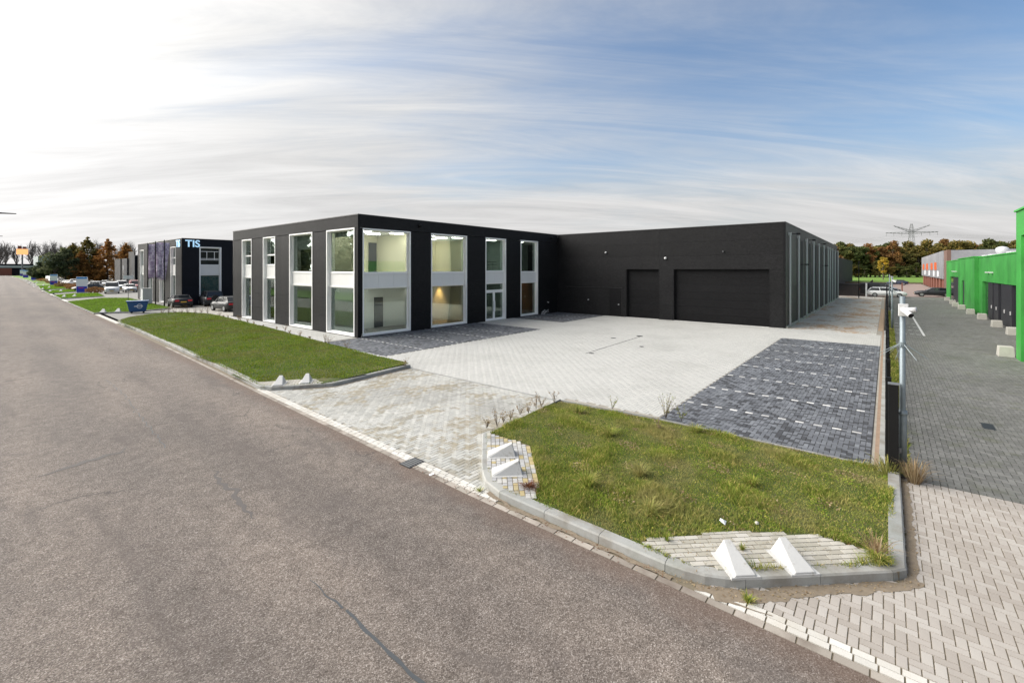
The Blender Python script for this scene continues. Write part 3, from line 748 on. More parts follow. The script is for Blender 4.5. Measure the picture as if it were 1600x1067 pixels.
vl = island_base('verge', inset(ISL_L_POLY, .1), .06); tri_mesh_surface('turf_surface', inset(ISL_L_POLY, .22), zl, .3, M['turf'], vl)
def rot_field(vparent, poly, ang, lx, ly, mat, z, rl=False):
    c = poly[0]; ca, sa = math.cos(-ang), math.sin(-ang)
    loc = [((x - c[0]) * ca - (y - c[1]) * sa, (x - c[0]) * sa + (y - c[1]) * ca) for x, y in poly]
    xs = [p[0] for p in loc]; ys_ = [p[1] for p in loc]
    B = stretcher(min(xs), max(xs), min(ys_), max(ys_), lx, ly, loc, rand_len=rl)
    paver_field(vparent, B, mat, 300, z, ang, c)
for pl, ang, lx, ly, mt, rl in ((P_NEAR, math.atan2(-1.2, 1.15), .2, .1, 'paver_island', False), (P_REAR, math.atan2(1.32, 1.44), .2, .1, 'paver_mosaic', True), (P_LEFT, math.atan2(-.73, 1.15), .2, .1, 'paver_island', False)):
    b = MB(); b.prism(pl, -.05, .116); p = struct(b.build('island_paving', M['joint'])); rot_field(p, pl, ang, lx, ly, M[mt], .13, rl)

def blades(name, n, poly, zf, hfun, wd, mat, label, cat, excl=(), lean=.5, seed=3, dens=None, keep=True):
    r_ = np.random.default_rng(seed)
    xs = [p[0] for p in poly]; ys_ = [p[1] for p in poly]
    x = r_.uniform(min(xs), max(xs), n * 3); y = r_.uniform(min(ys_), max(ys_), n * 3)
    m = in_poly(x, y, poly)
    for e in excl: m &= ~in_poly(x, y, e)
    if dens is not None: m &= r_.random(len(x)) < dens(x, y)
    x, y = x[m][:n], y[m][:n]; n = len(x)
    h = hfun(x, y) * r_.uniform(.6, 1.35, n); a = r_.uniform(0, 2 * np.pi, n); la = r_.uniform(0, 2 * np.pi, n); ll = r_.uniform(.1, lean, n) * h * 1.3
    w = wd * r_.uniform(.7, 1.4, n) / 2
    z = zf(x, y) - .01
    dx, dy = np.cos(a) * w, np.sin(a) * w; lx, ly = np.cos(la) * ll, np.sin(la) * ll
    V = np.zeros((n, 5, 3))
    V[:, 0] = np.stack([x - dx, y - dy, z], 1); V[:, 1] = np.stack([x + dx, y + dy, z], 1)
    V[:, 2] = np.stack([x + dx * .8 + lx * .35, y + dy * .8 + ly * .35, z + h * .6], 1); V[:, 3] = np.stack([x - dx * .8 + lx * .35, y - dy * .8 + ly * .35, z + h * .6], 1)
    V[:, 4] = np.stack([x + lx, y + ly, z + h], 1)
    i = np.arange(n) * 5
    me = np_mesh(name, V.reshape(-1, 3), [np.stack([i, i + 1, i + 2, i + 3], 1), np.stack([i + 3, i + 2, i + 4], 1)], mat)
    o = link_mesh(name, me); return tag(o, label, cat, kind='stuff')
def nz(x, y, s, seed=0.):   # cheap smooth value noise from sines
    return (np.sin(x * s * 1.7 + seed) * np.sin(y * s * 1.3 + seed * 2.1) + np.sin((x + y) * s * .9 + seed * .7) * np.sin((x - y) * s * 1.9 + 1.3 * seed)) * .5
def hr(x, y):
    clump = np.clip(nz(x, y, 1.6, 2.) * 1.6, 0, 1) ** 1.5
    nearkerb = smooth01((9.0 - x) / 1.5) * smooth01((x - 6.4) / .4)
    return .032 + .075 * clump + .05 * nearkerb * (.4 + np.clip(nz(x, y, 3.1, 5.), 0, 1))
GP = inset(ISL_R_POLY, .15)
blades('grass', 150000, GP, zr, hr, .0085, M['blade'], 'rough weedy grass covering the kerbed island in the foreground', 'grass', (P_NEAR, P_REAR), .9, 3)
blades('grass', 120000, inset(ISL_L_POLY, .12), zl, lambda x, y: .05 + .03 * np.clip(nz(x, y, .9, 1.), 0, 1), .016, M['blade_lush'], 'dense green lawn on the long verge beside the road', 'grass', (P_LEFT,), .8, 4, dens=lambda x, y: np.clip(1.25 - (y - 15) / 42, .3, 1))
blades('grass', 9000, rect(12.3, 60, -.40, -.1), lambda x, y: 0 * x, lambda x, y: .06 + .10 * np.clip(nz(x, y, 2.2, 4.), 0, 1), .02, M['blade'], 'strip of weeds growing along the foot of the black mesh fence', 'grass', (), .9, 5, dens=lambda x, y: np.clip(1.2 - (x - 12) / 50, .2, 1))
# moss and weeds in front of kerbs
blades('weeds', 2500, [(6.7, 1.2), (8.1, -.32), (11.9, -.32), (11.9, -.2), (8.1, -.2), (6.8, 1.3)], lambda x, y: 0 * x, lambda x, y: .015 + .03 * np.clip(nz(x, y, 4., 1.), 0, 1), .01, M['blade'], 'low weeds along the foot of the angled kerb', 'weeds', (), .9, 6, dens=lambda x, y: np.clip(nz(x, y, 3., 2.) * 1.6 + .1, 0, 1))
M['dirt'] = plain('brown_dirt', (.18, .145, .105), .95, var=.45, nscale=12, bump=.5)
dirt = struct(MB().box(7, 7.001, .5, .501, -.3, -.299).build('dirt_strip', M['dirt']))
ribbon([(6.2, 1.75), (6.45, 1.35), (7.1, .74), (8.12, -.32), (8.25, -.3)], lambda t: .13 - .05 * t, .0035, 'dirt_patch', M['dirt'], dirt, .035, 11)
ribbon([(8.1, -.28), (9.5, -.29), (12.0, -.27)], lambda t: .06, .0045, 'dirt_patch', M['dirt'], dirt, .02, 12)
ribbon([(6.18, 1.95), (6.2, 1.4), (6.27, 1.0)], lambda t: .07 * (1 - t) ** 2 + .006, .0055, 'dirt_patch', M['dirt'], dirt, .04, 13)
ribbon([(7.35, 16.0), (8.5, 15.22), (12.2, 15.62)], lambda t: .05, .0035, 'dirt_patch', M['dirt'], dirt, .03, 16)
ribbon([(6.33, 5.8), (6.18, 5.2), (6.16, 2.2)], lambda t: .045, .0035, 'dirt_patch', M['dirt'], dirt, .03, 17)

def tuft(name, loc, n, h, spread, mat, wd, label, cat, up=.6, seed=1, heads=None):
    r_ = random.Random(seed); b = MB()
    for i in range(n):
        a = r_.uniform(0, 6.28); rr = spread * r_.random() ** .7; x, y = math.cos(a) * rr * .25, math.sin(a) * rr * .25
        hh = h * r_.uniform(.45, 1.1); l = rr * r_.uniform(.5, 1.2); p = a + 1.57; dx, dy = math.cos(p) * wd / 2, math.sin(p) * wd / 2
        ex, ey = x + math.cos(a) * l, y + math.sin(a) * l
        m1 = ((x + ex) / 2, (y + ey) / 2, hh * .75)
        b.face([(x - dx, y - dy, 0), (x + dx, y + dy, 0), (m1[0] + dx * .8, m1[1] + dy * .8, m1[2]), (m1[0] - dx * .8, m1[1] - dy * .8, m1[2])])
        b.face([(m1[0] - dx * .8, m1[1] - dy * .8, m1[2]), (m1[0] + dx * .8, m1[1] + dy * .8, m1[2]), (ex, ey, hh * up + hh * (1 - up) * r_.random())])
    o = b.build(name, mat); o.location = loc; return tag(o, label, cat)
tuft('dry_grass_tuft', (11.95, -.42, 0), 160, .5, .42, M['blade_dry'], .012, 'straw coloured grass tuft at the foot of the nearest camera pole', 'grass tuft', .8, 1)
tuft('grass_tuft', (12.0, -.02, 0), 150, .4, .4, M['blade'], .014, 'green grass tuft growing round the black fence end post', 'grass tuft', .7, 2)
tuft('dry_grass_tuft', (8.35, .12, .12), 110, .26, .34, M['blade_dry'], .008, 'straw tuft in the near right corner of the foreground island', 'grass tuft', .8, 3)
tuft('grass_tuft', (8.18, .1, .12), 160, .12, .24, M['blade'], .012, 'low green tuft in the near corner of the foreground island beside the kerb', 'grass tuft', .8, 13)
tuft('rust_weed', (6.75, 5.15, .135), 190, .08, .26, M['blade_rust'], .007, 'flat reddish brown dead weed on the mixed island pavers', 'weed', .9, 4)
tuft('grass_tuft', (6.75, 2.55, .13), 60, .12, .1, M['blade'], .008, 'small weed in the paver joints left of the near pair of wedges', 'weed', .9, 5)
tuft('grass_tuft', (7.22, 1.62, .13), 40, .09, .09, M['blade'], .008, 'small weed between the near pair of white wedges', 'weed', .9, 6)
tuft('grass_tuft', (6.33, 1.35, .0), 90, .09, .14, M['blade'], .008, 'small green weed at the foot of the rounded kerb near the road', 'weed', .9, 7)
tuft('grass_tuft', (6.25, 5.95, .0), 60, .08, .12, M['blade'], .008, 'small green weed at the foot of the kerb curve beside the white band', 'weed', .9, 8)
for k, (x, y, s) in enumerate(((11.4, 6.9, .3), (10.2, 5.3, .32), (8.6, 3.8, .3), (7.6, 4.4, .34), (12.0, 3.8, .28), (9.6, 2.0, .26), (7.4, 3.1, .3))):
    tuft('grass_tuft', (x, y, float(zr(x, y))), 170, s * .75, s * 1.2, M['blade'], .010,
         ['dark clump near the far corner of the foreground island', 'clump in the middle of the foreground island', 'clump in the near half of the foreground island, short of its centre', 'tall clump behind the long kerb of the foreground island', 'clump at the edge of the foreground island beside the charcoal bays', 'clump near the right kerb of the foreground island', 'large drooping clump behind the kerb left of the near pavers'][k], 'grass tuft', .6, 20 + k)
def tall_weed(loc, h, seed, label, n=5, mat='blade_dry'):
    r_ = random.Random(seed); root = thing('tall_weed', loc, label, 'weed', 'dry weeds standing along the verge edges')
    b = MB(); lf = MB()
    for i in range(n):
        a = r_.uniform(0, 6.28); l = r_.uniform(.08, .5) * h; hh = h * r_.uniform(.6, 1)
        p = [(0, 0, 0), (math.cos(a) * l * .4, math.sin(a) * l * .4, hh * .5), (math.cos(a) * l, math.sin(a) * l, hh)]
        b.tube(p, [.005, .004, .002], 3)
        for k in range(16):
            t = r_.uniform(.2, 1.0); q = (Vector(p[0]).lerp(Vector(p[1]), t * 2) if t < .5 else Vector(p[1]).lerp(Vector(p[2]), t * 2 - 1)) + Vector((r_.uniform(-.03, .03), r_.uniform(-.03, .03), 0)) ; s = r_.uniform(.008, .022)
            d = Vector((r_.uniform(-1, 1), r_.uniform(-1, 1), r_.uniform(-.3, 1))).normalized() * s * 2; w = d.cross(Vector((.3, .5, .8))).normalized() * s * .7
            lf.face([q - w, q + w, q + d + w * .4, q + d - w * .4])
    b.build('stem', M['bark'], root); lf.build('leaf_cluster', M[mat], root)['kind'] = 'stuff'
k = 0
WEEDS = [((12.0, 15.75), .45, 'at the near right tip of the long lawn')] + \
 [((8.6 + i * .38 + rng.uniform(-.17, .17), 7.98 + rng.uniform(-.08, .1)), .18 + .4 * rng.random(), t) for i, t in enumerate((
  'on the island edge nearest the rear wedges', 'second from the rear wedges on the island edge', 'third from the rear wedges on the island edge', 'left of the middle of the island edge facing the driveway', 'at the middle of the island edge facing the driveway', 'right of the middle of the island edge facing the driveway', 'third from the far end of the island edge', 'second from the far end of the island edge', 'near the far corner of the island facing the yard'))] + \
 [((12.35, 6.3), .4, 'at the island edge facing the pale yard'), ((12.5, 4.75), .75, 'tall, where the island meets the charcoal parking bays'), ((12.6, 4.35), .5, 'just right of the tall one beside the charcoal bays'), ((11.4, 4.5), .35, 'alone on the bare patch of the island')]
for (p, h, t) in WEEDS:
    k += 1; tall_weed((p[0], p[1], .05), h, k, 'thin dry weed standing ' + t, 6 if h < .6 else 14, 'blade_dry' if k not in (11, 12, 13) else 'blade')
r_ = random.Random(5)
for i in range(16):
    y = 21.5 + i * 1.65 + r_.uniform(-.7, .7); x = float(np.interp(y, [17, 23, 31, 40, 48.5], [12.5, 12.8, 13.75, 14.35, 14.75])) + r_.uniform(-.08, .08)
    tall_weed((x, y, .05), r_.uniform(.15, .6), 50 + i, 'thin brown weed standing along the building side of the long lawn', 8)
# dead winter twigs at the far end of the lawn
for i in range(8):
    tall_weed((11.8 + i * .42, 51.6 - i * .35, .02), r_.uniform(.7, 1.1), 90 + i, 'bare twiggy weed at the far end of the long lawn by the asphalt drive', 12)
# litter
def litter(name, n, path, spread, size, mat, z, label, seed):
    r_ = random.Random(seed); b = MB()
    P = [Vector(p) for p in path]
    for i in range(n):
        k = r_.randrange(len(P) - 1); p = P[k].lerp(P[k + 1], r_.random()); a = r_.uniform(0, 6.28); s_ = size * r_.uniform(.4, 1.3)
        x, y = p.x + r_.gauss(0, spread), p.y + r_.gauss(0, spread)
        u = Vector((math.cos(a), math.sin(a), r_.uniform(-.2, .3))) * s_; v = Vector((-math.sin(a), math.cos(a), r_.uniform(-.2, .3))) * s_ * .55; c = Vector((x, y, z + s_ * .2 + .002))
        b.face([c - u, c + v, c + u, c - v])
    return tag(b.build(name, mat), label, 'leaf litter', kind='stuff')
litter('leaf_litter', 420, [(6.15, 2.6), (6.4, 1.4), (7.1, .72), (8.15, -.32), (12, -.3)], .07, .014, M['blade_dry'], .006, 'dry crumbs of leaf and straw along the foot of the foreground kerb', 1)
litter('leaf_litter', 260, [(6.15, 8), (6.13, 5.2), (6.12, 2.4)], .05, .013, M['blade_rust'], .002, 'brown crumbs in the gutter beside the foreground kerb', 2)
litter('leaf_litter', 260, [(6.6, 6.5), (8.2, 8.0), (12.1, 8.3)], .07, .012, M['blade_dry'], .004, 'dry crumbs on the driveway along the island edge', 3)
litter('leaf_litter', 220, [(6.5, 2.3), (7.2, 1.7), (8.2, .3)], .22, .012, M['blade_dry'], .13, 'dry crumbs on the pavers round the near white wedges', 4)
litter('leaf_litter', 160, [(6.7, 5.2), (7.3, 6.2), (8.1, 7.2)], .2, .012, M['blade_dry'], .13, 'dry crumbs on the mixed pavers round the rear wedges', 5)
litter('leaf_litter', 300, [(6.7, 17), (7.0, 25), (7.6, 42)], .07, .03, M['blade_dry'], .13, 'straw and leaf crumbs on the long kerb of the lawn', 6)
def leafy(name, n, poly, zf, size, mat, label, seed, thr):
    r2 = np.random.default_rng(seed); xs = [p[0] for p in poly]; ys_ = [p[1] for p in poly]
    x = r2.uniform(min(xs), max(xs), n * 6); y = r2.uniform(min(ys_), max(ys_), n * 6)
    m = in_poly(x, y, poly) & (nz(x, y, 2.4, seed * 1.3) > thr)
    for e in (P_NEAR, P_REAR): m &= ~in_poly(x, y, e)
    x, y = x[m][:n], y[m][:n]; n = len(x); P = np.stack([x, y, zf(x, y) + r2.uniform(.02, .055, n)], 1)
    d = r2.normal(size=(n, 3)) * .5 + np.array([0, 0, 1.]); d /= np.linalg.norm(d, axis=1)[:, None]
    u = np.cross(d, r2.normal(size=(n, 3))); u /= np.linalg.norm(u, axis=1)[:, None]; v = np.cross(d, u); s_ = (size * r2.uniform(.5, 1.3, n))[:, None]
    V = np.stack([P - u * s_, P + v * s_ * .6, P + u * s_, P - v * s_ * .6], 1); i = np.arange(n) * 4
    return tag(link_mesh(name, np_mesh(name, V.reshape(-1, 3), [np.stack([i, i + 1, i + 2, i + 3], 1)], mat)), label, 'weeds', kind='stuff')
leafy('broadleaf_weeds', 9000, GP, zr, .013, M['blade_lush'], 'low broad-leaved weeds in patches through the grass of the foreground island', 3, .35)
leafy('yellow_flowers', 420, GP, lambda x, y: zr(x, y) + .03, .009, M['flower'], 'tiny yellow flowers in the grass of the foreground island', 5, .1)
leafy('straw_patches', 5000, GP, lambda x, y: zr(x, y) - .01, .018, M['blade_dry'], 'dry straw patches in the grass of the foreground island', 9, .42)
b = MB(); b.v = [(-.06, -.05, 0), (.06, -.04, .01), (.05, .05, .03), (-.05, .04, .04), (0, 0, .05)]; b.f = [(0, 1, 4), (1, 2, 4), (2, 3, 4), (3, 0, 4)]; b.m = [0] * 4
o = b.build('crumpled_paper', M['sign_w']); o.location = (7.75, 2.02, .16); tag(o, 'crumpled white paper lying in the grass beside the near wedge pavers', 'litter')
b = MB(); b.lathe((0, 0, 0), [(.02, 0), (.035, .015), (.02, .04), (.004, .045)], 7); o = b.build('stone', M['conc']); o.location = (8.1, 1.6, .13); tag(o, 'small pale stone in the grass above the near pavers', 'stone')
b = MB(); b.face([(-.06, -.03, 0), (.05, -.04, .002), (.07, .02, .004), (-.03, .04, .002)]); o = b.build('paper_scrap', M['sign_w']); o.location = (6.13, 7.2, .006); tag(o, 'flat white scrap lying on the gutter beside the drain grate', 'litter')

# ------------------------------------------------------------------ wedge blocks
def wedge(loc, rz, label, s=1.):
    root = thing('wedge_block', loc, label, 'wedge block', 'white concrete wedge blocks on the kerbed islands', rz)
    L, Wd, H = .3 * s, .19 * s, .26 * s
    b = MB(); b.v = [(-L, -Wd * .85, 0), (L, -Wd, 0), (L, Wd, 0), (-L, Wd * .85, 0), (-L + .07, -.055 * s, H), (L, -.15 * s, .035), (L, .15 * s, .035), (-L + .07, .055 * s, H), ]
    b.f = [(3, 2, 1, 0), (4, 5, 6, 7), (0, 1, 5, 4), (1, 2, 6, 5), (2, 3, 7, 6), (3, 0, 4, 7)]; b.m = [0] * 6
    b.build('wedge', M['white_conc'], root, bevel=.008)
    MB().box(-L, L + .01, -Wd - .03, Wd + .03, -.02, .012).build('base_plate', M['white_conc'], root)
    return root
WZ = .125
oa, ob, oc = math.atan2(-.686, -.728), math.atan2(.737, -.676), math.atan2(-.8, -.59)
wedge((6.80, 1.62, WZ), oa, 'white wedge block nearest the camera, left one of the foreground pair', .9)
wedge((7.37, 1.02, WZ), oa, 'white wedge block of the foreground pair, right one beside the corner kerb', .9)
wedge((7.58, 6.55, WZ), ob, 'white wedge block on the mixed pavers, farther from the road')
wedge((6.98, 5.88, WZ), ob, 'white wedge block on the mixed pavers, nearer to the road')
wedge((7.22, 16.68, WZ), oc, 'white wedge block at the near tip of the long lawn, left one')
wedge((7.98, 16.25, WZ), oc, 'white wedge block at the near tip of the long lawn, right one')
FW = [((8.61, 57.6), 'left of the pair at the second verge beside the blue container'), ((9.67, 57.35), 'right of the pair at the second verge beside the blue container'),
      ((9.73, 94.1), 'left of the pair on the third verge'), ((10.96, 95.1), 'right of the pair on the third verge'), ((10.48, 119.3), 'left of the pair on the fourth verge'),
      ((11.93, 119.5), 'right of the pair on the fourth verge'), ((10.6, 133), 'left of the pair on the fifth verge'), ((12.5, 144), 'right of the pair on the fifth verge'),
      ((11.6, 165), 'left of the pair on the sixth verge'), ((13.4, 166), 'right of the pair on the sixth verge'), ((12.9, 195), 'left of the pair on the seventh verge'), ((14.5, 197), 'right of the pair on the seventh verge'),
      ((14.6, 232), 'left of the farthest pair'), ((16.4, 234), 'right of the farthest pair')]
for (p, t) in FW: wedge((p[0], p[1], .11), -1.9, 'small distant white wedge, ' + t, 1.25)

# ------------------------------------------------------------------ facade kit
class Fac:
    """facade plane. ax 'X-': plane X=c facing -X, u along Y. 'Y-': plane Y=c facing -Y, u along X. 'Y+': facing +Y."""
    def __init__(s, ax, c): s.ax, s.c = ax, c
    def box(s, b, u0, u1, n0, n1, z0, z1):
        if s.ax == 'X-': b.box(s.c - n1, s.c - n0, u0, u1, z0, z1)
        elif s.ax == 'Y-': b.box(u0, u1, s.c - n1, s.c - n0, z0, z1)
        elif s.ax == 'Y+': b.box(u0, u1, s.c + n0, s.c + n1, z0, z1)
        return b
    def pt(s, u, n, z):
        return (s.c - n, u, z) if s.ax == 'X-' else ((u, s.c - n, z) if s.ax == 'Y-' else (u, s.c + n, z))
def split_rows(u0, u1, zs, ops):
    zz = sorted(set([round(z, 3) for z in zs] + [round(v, 3) for o in ops for v in o[2:4] if zs[0] < v < zs[-1]]))
    out = []
    for a, c in zip(zz[:-1], zz[1:]):
        if c - a < .02: continue
        iv = [(u0, u1)]
        for (p, q, r_, t) in ops:
            if r_ < c - .01 and t > a + .01:
                nv = []
                for (x, y) in iv:
                    if q <= x or p >= y: nv.append((x, y)); continue
                    if p > x: nv.append((x, p))
                    if q < y: nv.append((q, y))
                iv = nv
        out.append((a, c, iv))
    return out
def clad(F, parent, name, u0, u1, rows, ops, joints, mat, back=.14, inner=None, gap=.004):
    b = MB(); bi = MB()
    for a, c, iv in split_rows(u0, u1, [rows[0], rows[-1]], ops):
        for (x, y) in iv:
            F.box(b, x, y, -back, -.004, a, c)
            if inner: F.box(bi, x, y, -back - .16, -back - .002, a, c)
    wall = b.build(name, M['backing'], parent, world=True)
    if inner and bi.f: bi.build('inner_wall', inner, parent, world=True)
    for a, c, iv in split_rows(u0, u1, rows, ops):
        for (x, y) in iv:
            cuts = [x] + [j for j in joints if x + .05 < j < y - .05] + [y]
            for p, q in zip(cuts[:-1], cuts[1:]):
                F.box(MB(), p + gap, q - gap, -.003, .03, a + gap, c - gap)
                bb = MB(); F.box(bb, p + gap, q - gap, -.003, .03, a + gap, c - gap); bb.build('cladding_panel', mat, wall, world=True)
    return wall
def window(F, parent, u0, u1, z0, z1, lv, name='window', proud=.06, depth=.3, fr=.085, mat='white', glassmat='glass', spj=1.25):
    b = MB(); B = lambda *a: F.box(b, *a)
    B(u0, u0 + fr, -depth, proud, z0, z1); B(u1 - fr, u1, -depth, proud, z0, z1)
    B(u0 + fr, u1 - fr, -depth, proud, z1 - fr, z1); B(u0 + fr, u1 - fr, -depth, proud, z0, z0 + fr)
    w = b.build(name, M[mat], parent, world=True)
    i0, i1 = u0 + fr, u1 - fr
    for (kind, a, c) in lv:
        a2, c2 = max(a, z0 + fr), min(c, z1 - fr)
        if kind == 'glass':
            b = MB(); s = .055
            B2 = lambda *q: F.box(b, *q)
            B2(i0, i0 + s, -.26, -.19, a2, c2); B2(i1 - s, i1, -.26, -.19, a2, c2); B2(i0 + s, i1 - s, -.26, -.19, a2, a2 + s); B2(i0 + s, i1 - s, -.26, -.19, c2 - s, c2)
            b.build('sash', M[mat], w, world=True)
            b = MB(); F.box(b, i0 + s, i1 - s, -.228, -.222, a2 + s, c2 - s); b.build('pane', M[glassmat], w, world=True)
        elif kind == 'spandrel':
            n = max(1, round((i1 - i0) / spj))
            for k in range(n):
                b = MB(); F.box(b, i0 + (i1 - i0) * k / n + .005, i0 + (i1 - i0) * (k + 1) / n - .005, -.24, -.15, a2 + .06, c2 - .06); b.build('spandrel_panel', M['spandrel'], w, world=True)
            b = MB(); F.box(b, i0, i1, -.25, -.10, a2, a2 + .055); F.box(b, i0, i1, -.25, -.10, c2 - .055, c2); F.box(b, i0, i1, -.26, -.243, a2, c2)
            b.build('sill', M[mat], w, world=True)
    return w

# ------------------------------------------------------------------ main building
bld = thing('office_hall', (15.5, 25, 0), 'black clad L-shaped business hall with tall white framed windows and two black roller doors', 'building')
FL, FR_, FW_, FS = Fac('X-', 15.5), Fac('Y-', 25.0), Fac('X-', 37.4), Fac('Y-', 5.6)
HT = 7.55; rows = [0, 1.12, 2.24, 3.36, 4.48, 5.62, 6.78, HT]
opsL = [(40.94, 42.97, .05, 6.74), (36.45, 38.67, .05, 6.76), (30.62, 34.08, .05, 6.78), (25.34, 28.72, .05, 6.78)]
clad(FL, bld, 'street_facade', 25.03, 45.0, rows, opsL, [35.56], M['clad'], inner=M['plaster_w'])
opsR = [(15.78, 19.45, .05, 6.76), (21.25, 24.82, .05, 6.77), (26.92, 29.47, .0, 6.78), (31.48, 34.06, .05, 6.79)]
clad(FR_, bld, 'courtyard_facade', 15.53, 37.37, rows, opsR, [21.25, 26.97, 31.6], M['clad'], inner=M['plaster_w'])
opsW = [(14.79, 17.72, 0, 4.2), (6.58, 13.53, 0, 4.2)]
clad(FW_, bld, 'hall_facade', 5.63, 24.97, [0, 1.26, 2.52, 3.36, 4.2, 5.3, 6.4, HT], opsW, [14.77], M['clad'])
clad(FS, bld, 'side_facade', 37.43, 81.8, [0, HT - .0], [(68.3, 70.2, 0, 3.0), (76.0, 77.5, 0, 2.9)], [38.65, 43.0, 48.0, 52.8, 57.6, 62.4, 67.2, 72.0, 76.8], M['clad_side'])
# solid sections of wall on the sides facing away
b = MB(); b.box(15.64, 37, 44.8, 45.0, 0, HT); b.box(81.6, 81.8, 5.8, 45, 0, HT); b.box(37, 81.8, 44.8, 45, 0, HT); b.build('rear_wall', M['backing'], bld, world=True)
b = MB(); b.box(15.66, 81.6, 25.16, 44.8, HT - .5, HT - .15); b.box(37.56, 81.6, 5.78, 25.16, HT - .5, HT - .15); b.build('roof', M['roof'], bld, world=True)
b = MB()
b.box(15.44, 15.70, 24.94, 45.06, HT, HT + .06); b.box(15.70, 37.5, 24.94, 25.2, HT, HT + .06); b.box(37.34, 37.6, 5.54, 24.94, HT, HT + .06); b.box(37.6, 81.86, 5.54, 5.8, HT, HT + .06)
b.build('coping', M['coping'], bld, world=True)
b = MB(); b.box(15.45, 15.58, 24.95, 25.08, 0, HT); b.build('corner_trim', M['clad_door'], bld, world=True)
b = MB(); b.box(37.35, 37.5, 5.55, 5.7, 0, HT); b.build('corner_trim', M['clad_door'], bld, world=True)
b = MB(); b.box(15.47, 15.6, 44.96, 45.05, 0, HT); b.build('corner_trim', M['coping'], bld, world=True)
for (u0, u1, z0, z1) in opsL[:2]: window(FL, bld, u0, u1, z0, z1, [('glass', z0, 3.5), ('spandrel', 3.5, 4.55), ('glass', 4.55, 5.35), ('glass', 5.35, z1)])
for (u0, u1, z0, z1) in opsL[2:]: window(FL, bld, u0, u1, z0, z1, [('glass', z0, 3.05), ('spandrel', 3.05, 4.0), ('glass', 4.0, z1)])
for i in (0, 1, 3):
    u0, u1, z0, z1 = opsR[i]; window(FR_, bld, u0, u1, z0, z1, [('glass', z0, 3.02), ('spandrel', 3.02, 3.98), ('glass', 3.98, z1)])
u0, u1, z0, z1 = opsR[2]
window(FR_, bld, u0, u1, z0, z1, [('glass', 2.45, 3.05), ('spandrel', 3.05, 4.05), ('glass', 4.05, z1)])
b = MB(); mid = (u0 + u1) / 2
FR_.box(b, u0 + .085, u1 - .085, -.27, -.18, 2.38, 2.45)
FR_.box(b, mid - .03, mid + .03, -.27, -.18, .0, 2.38); b.build('door_frame', M['white'], bld, world=True)
for a, c, hs in ((u0 + .09, mid - .035, mid - .12), (mid + .035, u1 - .09, mid + .12)):
    b = MB(); s = .08
    FR_.box(b, a, a + s, -.25, -.19, .04, 2.36); FR_.box(b, c - s, c, -.25, -.19, .04, 2.36); FR_.box(b, a + s, c - s, -.25, -.19, .04, .16); FR_.box(b, a + s, c - s, -.25, -.19, 2.27, 2.36)
    d = b.build('entrance_door', M['white'], bld, world=True)
    b = MB(); FR_.box(b, a + s, c - s, -.223, -.217, .16, 2.27); b.build('pane', M['glass'], d, world=True)
    b = MB(); FR_.box(b, hs - .012, hs + .012, -.18, -.13, .7, 1.6); b.build('handle', M['pipe'], d, world=True)
b = MB(); FR_.box(b, u0 + .05, u1 - .05, -.3, .1, -.01, .02); b.build('threshold', M['conc'], bld, world=True)
# sectional doors
for (u0, u1, z0, z1), rec in ((opsW[0], .28), (opsW[1], .28)):
    b = MB(); FW_.box(b, u0, u0 + .01, -.14 - .3, .02, 0, 4.2); FW_.box(b, u1 - .01, u1, -.44, .02, 0, 4.2); FW_.box(b, u0, u1, -.44, .02, 4.19, 4.2)
    FW_.box(b, u0, u1, -.44, -.40, 0, 4.2)
    d = b.build('sectional_door', M['backing'], bld, world=True)
    n = 7
    for k in range(n):
        b = MB(); FW_.box(b, u0 + .012, u1 - .012, -.399, -rec, .02 + 4.16 * k / n + .004, .02 + 4.16 * (k + 1) / n - .004); b.build('door_section', M['clad_door'], d, world=True)
    b = MB(); FW_.box(b, u0 - .05, u0, -.02, .034, 0, 4.24); FW_.box(b, u1, u1 + .05, -.02, .034, 0, 4.24); FW_.box(b, u0, u1, -.02, .034, 4.2, 4.24); b.build('door_trim', M['clad_door'], d, world=True)
# lower band with service door on the hall facade
b = MB(); FW_.box(b, 18.1, 24.1, .03, .05, 2.53, 2.57); b.build('drip_rail', M['coping'], bld, world=True)
b = MB(); FW_.box(b, 18.27, 19.34, .03, .055, .03, 2.5); d = b.build('service_door', M['clad_door'], bld, world=True)
b = MB(); FW_.box(b, 18.38, 18.5, .055, .10, 1.05, 1.1); b.build('handle', M['pipe'], d, world=True)
# side facade: downpipes, doors, floodlights
for X in (38.67, 42.9, 47.6, 52.6, 57.2, 62.0, 66.6, 69.2, 72.6, 76.3, 81.2):
    b = MB(); b.tube([(X, 5.46, .05), (X, 5.46, 6.7)], .075, 10); b.box(X - .12, X + .12, 5.38, 5.56, 6.68, 6.9)
    b.build('downpipe', M['pipe'], bld, world=True, smooth=False)
for X in (45.2, 50.2, 55, 59.6, 64.4, 70.6, 74.6, 79):
    b = MB(); b.box(X, X + .05, 5.42, 5.57, .1, 6.6); b.build('cable_tray', M['steel'], bld, world=True)
for X, z in ((39.9, 6.85), (49.3, 6.85), (58.6, 6.9), (45.0, 4.6), (60.5, 4.6), (76, 6.9)):
    b = MB(); b.tube([(X, 5.57, z), (X, 5.15, z + .03)], .025, 6); b.hexa([(X - .22, 4.95, z - .03), (X + .22, 4.95, z - .03), (X + .22, 5.2, z - .05), (X - .22, 5.2, z - .05), (X - .22, 4.95, z + .05), (X + .22, 4.95, z + .05), (X + .22, 5.2, z + .07), (X - .22, 5.2, z + .07)])
    b.build('floodlight', M['black'], bld, world=True)
